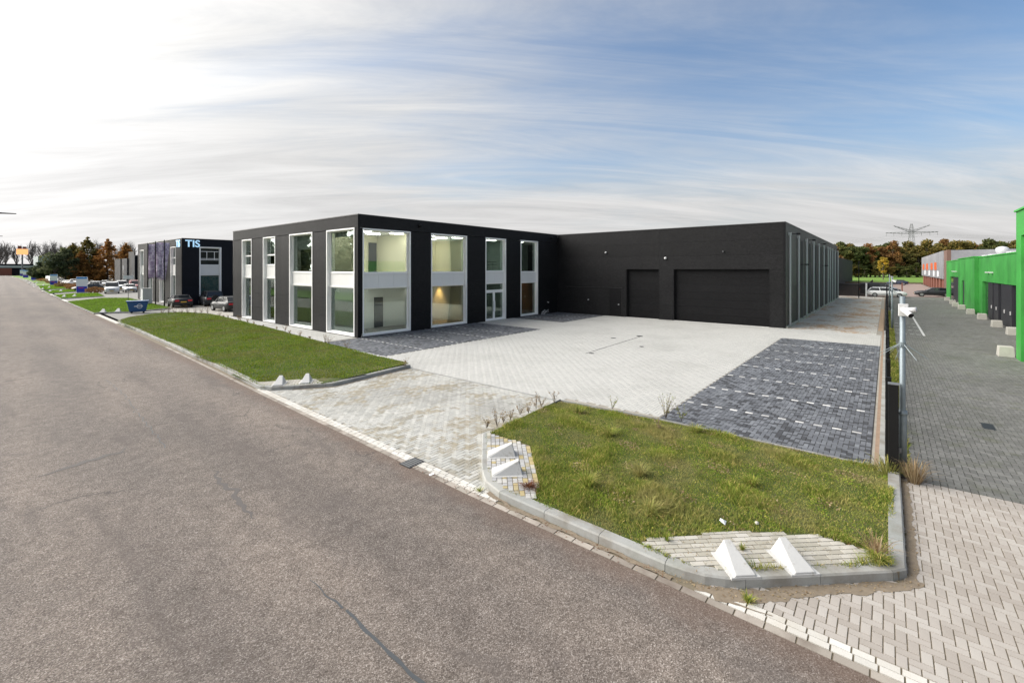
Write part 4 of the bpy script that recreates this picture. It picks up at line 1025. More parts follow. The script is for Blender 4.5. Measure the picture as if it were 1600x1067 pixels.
for (a, c, z) in ((68.32, 70.18, 2.98), (76.02, 77.48, 2.88)):
    b = MB(); FS.box(b, a, c, -.1, -.05, .02, z); b.build('service_door', M['black'], bld, world=True)
b = MB(); b.box(37.45, 81.8, 5.44, 5.57, -.02, .12); b.build('plinth', M['conc'], bld, world=True)
b = MB(); b.box(37.28, 37.37, 6.6, 13.5, -.02, .012); b.box(37.28, 37.37, 14.8, 17.7, -.02, .012); b.build('threshold', M['white'], bld, world=True)
# cameras and lamps on the walls
def wall_dot(F, u, z, mat, r=.07, name='wall_lamp'):
    b = MB(); p0 = F.pt(u, .03, z); p1 = F.pt(u, .12, z - .02); p2 = F.pt(u, .2, z - .05); b.tube([p0, p1, p2], [r * .8, r, r * .6], 8); b.build(name, M[mat], bld, world=True, smooth=True)
wall_dot(FR_, 20.2, 7.22, 'black', .14, 'dome_camera'); wall_dot(FR_, 36.2, 7.25, 'black', .14, 'dome_camera')
wall_dot(FW_, 19.7, 5.75, 'plastic_w', .09); wall_dot(FW_, 14.2, 5.15, 'plastic_w', .11); wall_dot(FW_, 21.5, 1.4, 'plastic_w', .05); wall_dot(FR_, 35.6, 1.1, 'plastic_w', .05); wall_dot(FW_, 9.7, 5.6, 'steel', .05)
# interior
b = MB(); b.box(15.82, 81.5, 25.32, 44.7, -.05, .03); b.build('ground_floor', M['screed'], bld, world=True)
b = MB(); b.box(15.82, 37.3, 25.32, 44.7, 3.3, 3.75); b.build('upper_floor', M['ceil'], bld, world=True)
b = MB(); b.box(15.82, 37.3, 25.32, 44.7, 6.72, 6.8); b.build('upper_ceiling', M['ceil'], bld, world=True)
b = MB(); b.box(15.84, 26.2, 30.0, 30.12, 3.75, 6.72); b.box(20.25, 20.37, 25.34, 30.0, 3.75, 6.72); b.build('partition', M['plaster'], bld, world=True)
b = MB(); b.box(26.1, 26.2, 25.34, 30.0, 3.75, 6.72); b.build('partition', M['plaster'], bld, world=True)
b = MB(); b.box(26.2, 26.3, 25.34, 30.12, 3.75, 6.72); b.box(26.3, 37.3, 28.6, 28.7, 3.75, 6.72); b.box(31.0, 31.1, 25.34, 28.6, 3.75, 6.72); b.build('partition', M['plaster_g'], bld, world=True)
b = MB(); b.box(15.84, 26.2, 28.3, 28.4, .03, 3.3); b.box(26.2, 26.3, 25.34, 28.3, .03, 3.3); b.build('partition', M['plaster_w'], bld, world=True)
b = MB(); b.box(26.3, 37.3, 29.4, 29.5, .03, 3.3); b.box(30.6, 30.7, 25.34, 29.4, .03, 3.3); b.build('partition', M['plaster_g'], bld, world=True)
b = MB(); b.box(30.75, 37.2, 27.0, 27.08, .03, 3.2); b.build('board_partition', M['plywood'], bld, world=True)
b = MB(); b.box(21, 21.1, 30.12, 44.7, .03, 3.3); b.box(21, 21.1, 30.12, 44.7, 3.75, 6.72); b.box(15.84, 21, 35.5, 35.6, .03, 3.3); b.box(15.84, 21, 35.5, 35.6, 3.75, 6.72); b.build('partition', M['plaster_w'], bld, world=True)
b = MB(); b.box(19.45, 20.1, 29.9, 29.99, 3.78, 6.2); b.build('inner_door', M['darkint'], bld, world=True)
b = MB(); b.box(21.6, 22.3, 28.2, 28.29, .05, 2.2); b.box(18.8, 19.5, 28.2, 28.29, .05, 2.2); b.build('inner_door', M['darkint'], bld, world=True)
for (u0, u1, z0, z1), dz in zip(opsL, (1.0, 1.15, 1.05, .35)):
    b = MB(); FL.box(b, u0 + .15, u1 - .15, -.46, -.45, z1 - .1 - dz, z1 - .1); b.build('roller_blind', M['white'], bld, world=True)
b = MB()
for i in range(34):
    y = 30.8 + i * .095; b.box(16.25 + .03 * (i % 2), 16.27 + .03 * (i % 2), y, y + .09, 3.8, 5.75)
b.build('curtain', plain('dark_curtain', (.05, .075, .065), .9, var=.3, nscale=3), bld, world=True)
b = MB()
for z in (4.1, 4.35, 4.6, 4.85): b.tube([(27.05, 25.9, z), (29.35, 25.9, z)], .018, 5)
for x in (27.2, 28.0, 28.8): b.tube([(x, 25.9, 3.76), (x, 25.9, 4.87)], .02, 5)
b.build('stair_railing', M['black'], bld, world=True)
CL = [(28.2, 27.2), (29, 26.2), (33, 27.2), (32.5, 26), (24.6, 29), (25, 26.2), (16.9, 26.6), (18.4, 27.8), (19.3, 26.3), (22.2, 26.4), (24.2, 27.2), (22.6, 28.9), (17.2, 29.2)]  # lit ceiling lamps, plus extra ones added to brighten the darker upper rooms
for i, (x, y) in enumerate(CL):
    b = MB(); b.box(x - .45, x + .45, y - .18, y + .18, 6.66, 6.715); b.build('ceiling_or_fill_lamp', M['ceil_and_fill'], bld, world=True)
for (x, y) in ((17.6, 25.75), (28.2, 25.75), (32.8, 25.75), (32.8, 26.4), (22.6, 25.75), (16.3, 27.2), (16.3, 32.2)):  # unseen lamps added behind the window heads to brighten the lower rooms
    b = MB(); b.box(x - .5, x + .5, y - .12, y + .12, 3.24, 3.295); b.build('ceiling_or_fill_lamp', M['ceil_and_fill'], bld, world=True)
for (x, y) in ((17.6, 32.3), (18.2, 38), (18.2, 42)):
    b = MB(); b.box(x - .5, x + .5, y - .25, y + .25, 6.66, 6.715); b.build('ceiling_or_fill_lamp', M['ceil_and_fill'], bld, world=True)
b = MB(); b.tube([(24.95, 28.08, 3.2), (24.95, 28.08, 3.29)], .09, 10); b.build('spot_fitting', M['spot_lens'], bld, world=True)
l = bpy.data.lights.new('spot_lamp', 'SPOT'); l.energy = 160; l.color = (1, .55, .16); l.spot_size = R(80); l.spot_blend = .8; l.shadow_soft_size = .05
lo = bpy.data.objects.new('spot_lamp', l); COL.objects.link(lo); lo.location = (24.95, 28.02, 3.15); lo.rotation_euler = (R(-8), 0, 0)
# loose white cable at the near corner
b = MB(); b.tube([(15.62, 24.85, .02), (15.7, 24.8, .35), (15.85, 24.82, .5), (15.95, 24.86, .3)], .012, 5); tag(b.build('loose_cable', M['plastic_w']), 'loose white cable sticking up at the near corner of the black hall', 'cable')
b = MB()
for k in range(6): b.tube([(34.3 + k * .1, 24.75, .02), (34.4 + k * .12, 24.7 - k * .05, .3 + .08 * (k % 3)), (34.7 + k * .12, 24.6, .15)], .02, 4)
tag(b.build('loose_cable', M['plastic_w']), 'tangle of pale cable beside the far parking bays at the courtyard wall', 'cable')
# yard furniture in the paving
b = MB(); b.box(-3.55, 3.55, -.025, .025, -.01, .0035); o = b.build('slot_drain', M['iron']); o.location = (23.4, 11.75, 0); o.rotation_euler = (0, 0, .04); tag(o, 'long thin slot drain running across the pale yard', 'drain')
for (x, y, r_, t) in ((25.4, 12.9, .16, 'round manhole cover behind the slot drain'), (27.2, 12.0, .2, 'round manhole cover at the far end of the slot drain'), (20.1, 11.4, .13, 'small cover at the near end of the slot drain'), (23.6, 10.3, .12, 'small cover in front of the slot drain')):
    b = MB(); b.tube([(0, 0, -.02), (0, 0, .005)], r_, 16); b.tube([(0, 0, .004), (0, 0, .008)], r_ * .7, 12); o = b.build('manhole_cover', M['iron']); o.location = (x, y, 0); tag(o, 'dark ' + t + ' in the pale yard', 'manhole')
for X, Y in ((17.5, -2.1), (16.2, -3.2)):
    b = MB(); b.box(-.3, .3, -.12, .12, -.02, .004); o = b.build('yard_gully', M['iron']); o.location = (X, Y, 0); tag(o, 'dark gully plate in the grey neighbour yard, ' + ('farther one' if X > 17 else 'nearer one'), 'drain')

# ------------------------------------------------------------------ fence, gate, poles
fence = thing('mesh_fence', (12.3, -.03, 0), 'long black wire mesh fence between the pale yard and the grey yard', 'fence')
X = 12.6; k = 0; FH = 1.86
while X < 86:
    b = MB(); b.box(X - .03, X + .03, -.08, .02, -.05, FH + .04); b.build('fence_post', M['black'], fence, world=True)
    dy = rng.uniform(-.045, .03); b = MB(); n = 30 if X < 40 else 12
    for i in range(n + 1):
        x = X + 2.5 * i / n; b.box(x - .005, x + .005, dy - .007, dy + .007, .06, FH)
    for z in (.1, .55, 1.0, 1.45, FH - .04):
        for s_ in (-.01, .01): b.box(X, X + 2.5, dy + s_ - .004, dy + s_ + .004, z - .004, z + .004)
    b.build('wire_panel', M['black'], fence, world=True); X += 2.5
ep = thing('fence_end_post', (12.08, -.1, 0), 'thick black square post at the near end of the mesh fence', 'post')
b = MB(); b.box(-.09, .09, -.09, .07, -.05, 1.87); b.build('post', M['black'], ep, bevel=.006); b = MB(); b.box(-.1, .1, -.1, .08, 1.87, 1.885); b.build('cap', M['steel'], ep)
b = MB(); b.box(-.03, .03, -.13, -.09, .5, .6); b.build('lock_plate', M['steel'], ep)
def cam_pole(loc, label, cams=1, h=3.65, rz=0):
    root = thing('camera_pole', loc, label, 'camera pole', 'galvanised camera poles along the fence', rz)
    b = MB(); b.lathe((0, 0, 0), [(.072, -.05), (.072, 1.25), (.055, 1.32), (.05, 1.4), (.045, h)], 14); b.build('pole', M['galv'], root, smooth=True)
    b = MB(); b.lathe((0, 0, 0), [(.085, 1.24), (.085, 1.27), (.075, 1.33)], 14); b.build('collar', M['galv'], root, smooth=True)
    b = MB()
    for i in range(8):
        a = i * math.pi / 4 + .3; b.tube([(math.cos(a) * .04, math.sin(a) * .04, 2.68), (math.cos(a) * .42, math.sin(a) * .42, 2.42)], [.008, .004], 4)
    b.tube([(0, 0, 2.62), (0, 0, 2.72)], .06, 12); b.build('climb_guard', M['galv'], root)
    b = MB(); b.box(-.08, .08, -.075, -.045, 3.25, 3.5); b.build('mount_plate', M['plastic_w'], root, bevel=.01)
    hs = thing('x'); bpy.data.objects.remove(hs)
    b = MB(); b.tube([(0, -.07, 3.38), (.05, -.17, 3.36)], .05, 10)
    p0, p1 = Vector((-.03, -.12, 3.4)), Vector((.05, -.34, 3.29)); d = (p1 - p0)
    b.tube([p0, p0 + d * .05, p1 - d * .03, p1], [.04, .05, .05, .048], 12)
    hd = b.build('camera_head', M['plastic_w'], root, smooth=True)
    b = MB(); b.tube([p1, p1 + d * .03], .048, 12); b.build('lens', M['black'], hd)
    b = MB(); b.tube([(.0, -.12, 3.38), (.16, -.22, 3.4)], [.045, .055], 10); b.build('camera_head', M['plastic_w'], root, smooth=True)
    return root
p1 = cam_pole((12.23, -.25, 0), 'nearest galvanised camera pole beside the black fence end post', rz=R(-78))
copy_tree(p1, None, (42.0, -.3, 0), R(-60), 'second galvanised camera pole, behind the nearest one along the fence')
copy_tree(p1, None, (66, -.25, 0), R(0), 'farthest galvanised camera pole, near the parked cars')
gate = thing('yard_gate', (88.5, 4, 0), 'black slatted gate closing the passage beside the grey side wall', 'gate')
b = MB(); b.box(88.45, 88.55, 2.5, 5.9, .08, .16); b.box(88.45, 88.55, 2.5, 5.9, 1.85, 1.95); b.build('gate_frame', M['black'], gate, world=True)
for k in range(26):
    b = MB(); y = 2.55 + k * .13; b.box(88.47, 88.53, y, y + .118, .16, 1.85); b.build('slat', M['black'], gate, world=True)
b = MB(); b.box(88.4, 88.6, 2.3, 2.5, 0, 2.1); b.build('gate_post', M['pipe'], gate, world=True)
f2 = thing('slatted_fence', (88.6, 2.3, 0), 'black slatted fence running back from the white gate post', 'fence')
for k in range(16):
    X = 88.8 + k * 2.5; b = MB(); b.box(X, X + .08, 2.3, 2.38, 0, 1.95); b.build('fence_post', M['black'], f2, world=True)
    b = MB(); b.box(X + .08, X + 2.5, 2.32, 2.36, .1, 1.9); b.build('fence_panel', M['black'], f2, world=True)
lp = thing('lamp_post', (84.0, 3.15, 0), 'thin black lamp post standing behind the black yard gate', 'lamp post')
b = MB(); b.lathe((0, 0, 0), [(.07, 0), (.05, 5.2), (.05, 5.3)], 8); b.build('post', M['black'], lp); b = MB(); b.box(-.25, .25, -.1, .1, 5.3, 5.4); b.build('lamp_head', M['black'], lp)
bp = thing('brown_post', (95, -1.9, 0), 'short brown post between the white estate car and the black car', 'post'); MB().box(-.08, .08, -.08, .08, 0, 2.1).build('post', M['brick_wall'], bp); MB().box(-.12, .12, -.12, .12, 2.1, 2.16).build('cap', M['steel'], bp)

# street lamps on the left side of the road (only the head tips reach into view)
def street_lamp(x, y, h, label):
    root = thing('street_lamp', (x, y, 0), label, 'street lamp', 'street lamps left of the road')
    b = MB(); b.tube([(0, 0, 0), (0, 0, h - .4), (.25, 0, h - .05), (1.0, 0, h)], [.09, .06, .05, .045], 8); b.build('pole', M['steel'], root, smooth=True)
    b = MB(); b.hexa([(.8, -.12, h - .03), (1.9, -.07, h + .03), (1.9, .07, h + .03), (.8, .12, h - .03), (.8, -.1, h + .07), (1.9, -.05, h + .08), (1.9, .05, h + .08), (.8, .1, h + .07)]); b.build('lamp_head', M['black'], root)
street_lamp(.55, 46.6, 8.0, 'dark street lamp whose arm tip enters at the left, nearer one')
street_lamp(1.2, 79.2, 8.0, 'dark street lamp whose arm tip enters at the left, farther one')

# ------------------------------------------------------------------ neighbour building (anthracite, blue letters)
nb = thing('office_block', (16.2, 62.6, 0), 'anthracite office block with blue-white lettering at its corner and a tall white window', 'building')
F1, F2 = Fac('X-', 16.2), Fac('Y-', 62.6); H2 = 7.75
o1 = [(64.9, 66.9, .05, 6.9), (79.6, 81.6, .05, 6.9), (69.7, 71.7, .05, 3.6), (75.0, 77.2, .05, 3.6)]
clad(F1, nb, 'street_facade', 62.63, 82.9, [0, 2.2, 3.5, 4.7, 6.9, H2], o1, [67.5, 73, 78], M['clad_grey'])
o2 = [(17.9, 20.2, .05, 6.88)]
clad(F2, nb, 'side_facade', 16.23, 30, [0, 2.2, 4.4, 6.88, H2], o2, [22, 26], M['clad_black'])
window(F1, nb, *o1[0], [('glass', .05, 3.5), ('spandrel', 3.5, 4.7), ('glass', 4.7, 5.6), ('glass', 5.6, 6.9)])
window(F1, nb, *o1[1], [('glass', .05, 3.5), ('spandrel', 3.5, 4.7), ('glass', 4.7, 6.9)])
window(F1, nb, *o1[2], [('glass', .05, 3.6)]); window(F1, nb, *o1[3], [('glass', .05, 3.6)])
wd = window(F2, nb, *o2[0], [('glass', .05, 3.52), ('spandrel', 3.52, 4.72), ('glass', 4.72, 6.88)], fr=.13)
b = MB(); F2.box(b, 18.05, 20.05, -.29, -.27, .2, 3.45); b.build('window_film', M['mural'], wd, world=True)
b = MB()
for z in (5.3, 5.45, 6.3): F2.box(b, 18.03, 20.07, -.2, -.16, z, z + .06)
for x in (18.7, 19.5): F2.box(b, x, x + .06, -.2, -.16, 5.3, 6.3)
b.build('glazing_bars', M['white'], wd, world=True)
b = MB(); b.box(16.5, 40, 62.9, 82.7, 0, H2 - .3); b.build('core', M['darkint'], nb, world=True)
b = MB(); b.box(16.14, 16.4, 62.54, 82.96, H2, H2 + .06); b.box(16.4, 30.1, 62.54, 62.8, H2, H2 + .06); b.build('coping', M['coping'], nb, world=True)
def text(name, s, size, loc, rot, mat, parent, ext=.03, world=True):
    cu = bpy.data.curves.new(name, 'FONT'); cu.body = s; cu.size = size; cu.extrude = ext; cu.align_x = 'LEFT'; cu.offset = size * .018
    t = bpy.data.objects.new(name, cu); COL.objects.link(t)
    dg = bpy.context.evaluated_depsgraph_get(); me = bpy.data.meshes.new_from_object(t.evaluated_get(dg)); bpy.data.objects.remove(t)
    me.materials.clear(); me.materials.append(mat)
    off = abs_org(parent) if parent is not None and world else Vector((0, 0, 0))
    o = link_mesh(name, me, parent, Vector(loc) - off); o.rotation_euler = rot; return o
text('lettering', 'TIS', 1.12, (16.5, 62.53, 6.83), (R(90), 0, 0), M['letters'], nb)
text('lettering', 'TIS', 1.12, (16.13, 64.55, 6.83), (R(90), 0, R(-90)), M['letters'], nb)
# flags
for i, (x, y, t) in enumerate(((14.73, 70.58, 'leftmost black flagpole before the office block, with a hanging purple banner'), (14.4, 65.6, 'middle black flagpole before the office block, with a hanging purple banner'), (14.41, 61.98, 'rightmost black flagpole before the office block, its furled cloth beside it'))):
    fp = thing('flagpole', (x, y, 0), t, 'flagpole', 'black flagpoles before the office block')
    b = MB(); b.lathe((0, 0, 0), [(.065, 0), (.05, 7.3), (.05, 7.42), (.01, 7.5)], 8); b.build('pole', M['black'], fp)
    if i < 3:
        nu, nv = 7, 22; W_ = (1.5, 1.35, .0)[i]; b = MB()
        if i == 2: b.tube([(.08, 0, 7.0), (-.15, .1, 5), (.02, 0, 3.0)], [.03, .05, .03], 6); b.build('banner', M['flag'], fp); continue
        for a in range(nu + 1):
            for c in range(nv + 1):
                u, v = a / nu, c / nv; z = 7.3 - v * (4.3 if i == 0 else 4.2); wide = W_ * u * (1 - (.0 if i == 0 else .35) * v)
                b.v.append((.06 + wide * .9, .12 * math.sin(u * 9 + v * 3) - wide * .35, z + .15 * math.sin(u * 5) * v))
        for a in range(nu):
            for c in range(nv):
                p = a * (nv + 1) + c; b.f.append((p, p + 1, p + nv + 2, p + nv + 1)); b.m.append(0)
        o = b.build('banner', M['flag'], fp, smooth=True); md = o.modifiers.new('thick', 'SOLIDIFY'); md.thickness = .006
# utility cabinet, pale sign and blue container
cb = thing('utility_cabinet', (14.1, 68.1, 0), 'pale grey utility cabinet beside the flagpoles', 'cabinet')
b = MB(); b.box(-.45, .45, -.45, .45, .05, 1.9); b.build('cabinet_body', M['pipe'], cb, bevel=.02); b = MB(); b.box(-.5, .5, -.5, .5, 1.9, 1.96); b.build('cabinet_roof', M['pipe'], cb); b = MB(); b.box(-.46, -.455, -.4, -.02, .15, 1.8); b.box(-.46, -.455, .02, .4, .15, 1.8); b.build('cabinet_door', M['sign_w'], cb)
sg = thing('small_sign', (13.2, 72.5, 0), 'small white sign board on a post left of the flagpoles', 'sign'); MB().tube([(0, 0, 0), (0, 0, 3.0)], .03, 6).build('post', M['steel'], sg); MB().box(-.5, .5, -.03, -.0, 3.0, 3.45).build('sign_board', M['sign_w'], sg)
ct = thing('waste_container', (10.89, 55.9, 0), 'dark blue wheeled waste container with a round white logo on the grass', 'waste container', rz=R(-12))
b = MB(); b.hexa([(-.62, -.4, .16), (.62, -.4, .16), (.62, .4, .16), (-.62, .4, .16), (-.80, -.52, 1.1), (.80, -.52, 1.1), (.80, .52, 1.1), (-.80, .52, 1.1)]); b.build('bin_body', M['bluebin'], ct, bevel=.02)
b = MB(); b.box(-.86, .86, -.57, .57, 1.1, 1.18); b.build('bin_lid', M['bluebin'], ct, bevel=.02)
for sx in (-.45, .45):
    for sy in (-.3, .3): MB().tube([(sx, sy - .03, .09), (sx, sy + .03, .09)], .085, 10).build('caster', M['rubber'], ct)
b = MB(); sl_ = .12 / .94
def bp_(x, z): return (x, -.405 - (z - .16) * sl_ - .006, z)
cxx, czz = .14, .66
for i in range(20):
    a0, a1 = 2 * math.pi * i / 20, 2 * math.pi * (i + 1) / 20
    for ri, ro in ((.17, .22),): b.face([bp_(cxx + math.cos(a0) * ri, czz + math.sin(a0) * ri), bp_(cxx + math.cos(a0) * ro, czz + math.sin(a0) * ro), bp_(cxx + math.cos(a1) * ro, czz + math.sin(a1) * ro), bp_(cxx + math.cos(a1) * ri, czz + math.sin(a1) * ri)])
b.face([bp_(-.28, .63), bp_(.42, .63), bp_(.36, .70), bp_(-.22, .70)]); b.build('logo', M['sign_w'], ct)

# asphalt drives and farther verges on the left
def far_area(name, poly, mat, z=.0): 
    b = MB(); b.prism(poly, -.13, z); return struct(b.build(name, mat))
M['asphalt2'] = plain('grey_tarmac', (.20, .195, .18), .9, var=.15, nscale=1.5)
M['pave_far'] = plain('pale_far_paving', (.34, .325, .29), .9, var=.15, nscale=1.2)
far_area('forecourt', [(7.9, 45.6), (16, 46.2), (45, 46.2), (45, 125), (30, 240), (19, 240), (8.9, 90)], M['asphalt2'], -.012)
far_area('forecourt', [(13.6, 52), (15.5, 46), (22, 46), (24, 62), (14, 62)], M['pave_far'], -.004)
VG = [[(7.95, 57.6), (8.55, 80.5), (13.0, 87), (15.4, 84), (14.3, 58.8), (10.4, 56.6)],
      [(9.0, 90.0), (9.3, 102.5), (12.4, 107.5), (15.2, 105), (14.2, 93.5)],
      [(9.65, 111), (10.1, 124.5), (14.4, 131), (14.2, 117)],
      [(10.3, 131), (11.9, 158), (17.2, 172), (16.2, 140)], [(12.2, 164), (14.0, 195), (19.5, 206), (18.5, 176)], [(14.3, 202), (16.3, 250), (24, 262), (22, 214)], [(16.6, 256), (19.6, 420), (34, 440), (27, 268)]]
for i, v in enumerate(VG):
    far_area('verge', v, M['kerb'], .09); far_area('verge', inset(v, .25), M['turf'] if i < 1 else M['field'], .10)
    if i < 4: blades('grass', (26000, 9000, 7000, 9000)[i], inset(v, .25), lambda x, y: .1 + 0 * x, lambda x, y: .09 + 0 * x, (.028, .06, .08, .1)[i], M['blade_far'],
           'bright green grass on the ' + ('second verge, behind the blue container', 'third verge from the camera on the left', 'fourth verge from the camera on the left', 'fifth verge from the camera on the left')[i], 'grass', (), .8, 40 + i)
for i, (a, c) in enumerate(((46.0, 57.0), (82.5, 89.5), (104, 110.5), (126, 130.5), (158.5, 163.5), (197, 201))):
    b = MB(); b.face([(redge(a) - .05, a, .005), (redge(a) + .3, a, .005), (redge(c) + .3, c, .005), (redge(c) - .05, c, .005)]); b.build('edge_band', M['paint'], edge)
# totem signs
for i, (x, y, t) in enumerate(((13.86, 111.6, 'nearest of the white and blue totem signs'), (15.84, 172, 'second white and blue totem sign from the camera'), (18.18, 255, 'third white and blue totem sign from the camera'), (20.57, 330, 'fourth white and blue totem sign from the camera'), (24.1, 410, 'farthest white and blue totem sign'))):
    s_ = (1, 1, 1.25, 1.35, 1.4)[i]
    tt = thing('totem_sign', (x, y, 0), t, 'totem sign', 'white and blue totem signs on the verges', R(-20)); tt.scale = (s_,) * 3
    b = MB(); b.box(-.75, .75, -.12, .12, 0, 2.85); b.build('sign_body', M['sign_w'], tt, bevel=.02)
    MB().box(-.7, .7, -.135, -.122, .1, 1.15).build('blue_panel', M['blue'], tt); MB().box(-.7, .7, -.135, -.122, 2.5, 2.8).build('header_panel', M['sky_blue'], tt)
    MB().box(-.45, .2, -.14, -.136, .85, .95).build('logo_stripe', M['redprint'], tt)

# ------------------------------------------------------------------ cars
def car(kind, paint, loc, rz, label, extras=()):
    root = thing({'van': 'parked_van'}.get(kind, 'parked_car'), loc, label, {'van': 'van'}.get(kind, 'car'), 'cars and vans parked at the business units', rz)
    P = {'sedan': dict(L=4.6, W=1.8, hood=.92, deck=1.0, roof=1.4, a=(.95, .25), c=(-1.15, -1.95)),
         'coupe': dict(L=4.5, W=1.85, hood=.9, deck=1.02, roof=1.36, a=(.8, .1), c=(-1.0, -1.9)),
         'suv': dict(L=4.5, W=1.85, hood=1.12, deck=1.12, roof=1.72, a=(1.0, .4), c=(-1.85, -2.15)),
         'estate': dict(L=4.7, W=1.8, hood=.95, deck=1.0, roof=1.47, a=(1.0, .25), c=(-1.8, -2.25)),
         'hatch': dict(L=4.1, W=1.75, hood=.98, deck=1.0, roof=1.48, a=(.95, .3), c=(-1.4, -1.95)),
         'van': dict(L=4.9, W=1.95, hood=1.18, deck=1.2, roof=1.98, a=(1.75, 1.0), c=(-2.3, -2.4))}[kind]
    L, Wd = P['L'] / 2, P['W'] / 2; gnd = .22
    st = [(-L, .82, P['deck'] - .12, .45), (-L + .12, .95, P['deck'], .28), (P['c'][0], 1, P['deck'], gnd), (0, 1, (P['deck'] + P['hood']) / 2, gnd), (P['a'][0], 1, P['hood'], gnd), (L - .5, .96, P['hood'] - .08, .22), (L - .12, .86, P['hood'] - .22, .28), (L, .72, P['hood'] - .36, .42)]
    b = MB(); K = 10
    for x, w, zt, zb in st:
        w *= Wd; zm = zb + (zt - zb) * .55
        sec = [(0, zb), (w * .85, zb), (w, zb + .1), (w * 1.0, zm), (w * .965, zt - .07), (w * .86, zt), (0, zt + .02)]
        ring = [(y, z) for y, z in sec] + [(-y, z) for y, z in sec[-2:0:-1]]
        b.v += [(x, y, z) for y, z in ring]; n = len(ring)
    for i in range(len(st) - 1):
        for j in range(n): a, c = i * n + j, i * n + (j + 1) % n; b.f.append((a, a + n, c + n, c)); b.m.append(0)
    b.f.append(tuple(range(n))); b.f.append(tuple((len(st) - 1) * n + j for j in reversed(range(n)))); b.m += [0, 0]
    b.build('body', paint, root, smooth=True, bevel=0)
    a0, a1 = P['a']; c1, c0 = P['c']; zr_, zb_ = P['roof'], min(P['deck'], P['hood']) - .04
    wb, wt = Wd * .90, Wd * (.74 if kind != 'van' else .84)
    def cab(sh, z0f=0, z1f=1, mat=None):
        q = MB(); lo = [(c0, wb), (a0, wb)]; hi = [(c1, wt), (a1, wt)]
        bot = [(c0 + sh, -wb + sh, zb_), (a0 - sh, -wb + sh, zb_), (a0 - sh, wb - sh, zb_), (c0 + sh, wb - sh, zb_)]
        top = [(c1 + sh, -wt + sh, zr_ - .05), (a1 - sh, -wt + sh, zr_ - .05), (a1 - sh, wt - sh, zr_ - .05), (c1 + sh, wt - sh, zr_ - .05)]
        q.hexa(bot + top); return q
    cab(0).build('windows', M['carglass'], root)
    q = MB(); q.hexa([(c1 - .02, -wt - .01, zr_ - .07), (a1 + .02, -wt - .01, zr_ - .07), (a1 + .02, wt + .01, zr_ - .07), (c1 - .02, wt + .01, zr_ - .07), (c1 + .15, -wt * .85, zr_), (a1 - .15, -wt * .85, zr_), (a1 - .15, wt * .85, zr_), (c1 + .15, wt * .85, zr_)])
    for sy in (-1, 1):
        for (xb, xt, w_) in ((a0, a1, .07), (c0, c1, .1), ((a0 + c0) / 2 - .1, (a1 + c1) / 2 - .1, .07)):
            y0_, y1_ = sy * (wb + .008), sy * (wt + .008); 
            q.hexa([(xb - w_, y0_ - .02, zb_), (xb + w_ * .3, y0_ - .02, zb_), (xb + w_ * .3, y0_ + .02, zb_), (xb - w_, y0_ + .02, zb_), (xt - w_, y1_ - .02, zr_ - .05), (xt + w_ * .3, y1_ - .02, zr_ - .05), (xt + w_ * .3, y1_ + .02, zr_ - .05), (xt - w_, y1_ + .02, zr_ - .05)])
    if kind == 'van':
        for sy in (-1, 1): q.hexa([(c0, sy * wb - .02, zb_), (.1, sy * wb - .02, zb_), (.1, sy * wb + .02, zb_), (c0, sy * wb + .02, zb_), (c1, sy * wt - .02, zr_ - .05), (.1, sy * wt - .02, zr_ - .05), (.1, sy * wt + .02, zr_ - .05), (c1, sy * wt + .02, zr_ - .05)])
    q.build('roof', paint, root)
    wr = .33 if kind not in ('suv', 'van') else .37
    for sx in (-L * .6, L * .62):
        for sy in (-1, 1):
            q = MB(); q.tube([(sx, sy * (Wd - .2), wr), (sx, sy * (Wd + .005), wr)], wr, 16); wh = q.build('wheel', M['rubber'], root)
            q = MB(); q.tube([(sx, sy * (Wd - .02), wr), (sx, sy * (Wd + .015), wr)], wr * .62, 12); q.build('rim', M['rim'], wh)
    for sy in (-1, 1):
        q = MB(); q.box(L - .13, L - .02, sy * Wd * .45, sy * Wd * .80, P['hood'] - .42, P['hood'] - .27); q.build('headlight', M['headlamp'], root)
        q = MB(); q.box(-L - .015, -L + .08, sy * Wd * .42, sy * Wd * .84, P['deck'] - .30, P['deck'] - .14); q.build('tail_light', M['lampred'], root)
        q = MB(); q.box(a0 - .25, a0 - .1, sy * (Wd - .02), sy * (Wd + .14), zb_ + .04, zb_ + .16); q.build('mirror', paint, root)
    q = MB(); q.box(-L - .02, -L + .02, -.26, .26, P['deck'] - .42, P['deck'] - .31); q.build('rear_plate', M['plate_y'], root)
    q = MB(); q.box(L - .03, L + .02, -.26, .26, .42, .53); q.build('front_plate', M['plate_y'], root)
    q = MB(); q.box(L - .1, L + .008, -Wd * .4, Wd * .4, P['hood'] - .5, P['hood'] - .38); q.build('grille', M['black'], root)
    if 'spare' in extras:
        q = MB(); q.tube([(-L - .18, 0, .95), (-L, 0, .95)], .36, 16); q.build('spare_wheel', M['rubber'], root)
    return root
for i_, (x_, y_, kd, m_, t_) in enumerate(((22.8, 150, 'hatch', 'car_white', 'white hatchback right of the white van in the far row'), (20.2, 176, 'estate', 'car_white', 'white estate between the two nearest totem signs'), (19.0, 190, 'hatch', 'car_grey', 'dark hatchback under the grey-green trees'), (23.5, 135, 'estate', 'car_silver', 'silver estate before the anthracite hall bays'), (20.5, 225, 'van', 'car_white', 'far white van left of the cypresses'))):
    car(kd, M[m_], (x_, y_, 0), R(-100 + 7 * i_), t_)
car('coupe', M['car_black'], (15.7, 61.4, 0), R(84), 'black coupe with red tail lights parked before the corner of the office block')
car('suv', M['car_black'], (18.6, 61.0, 0), R(84), 'black off-roader with a spare wheel on its tail below the printed window', ('spare',))
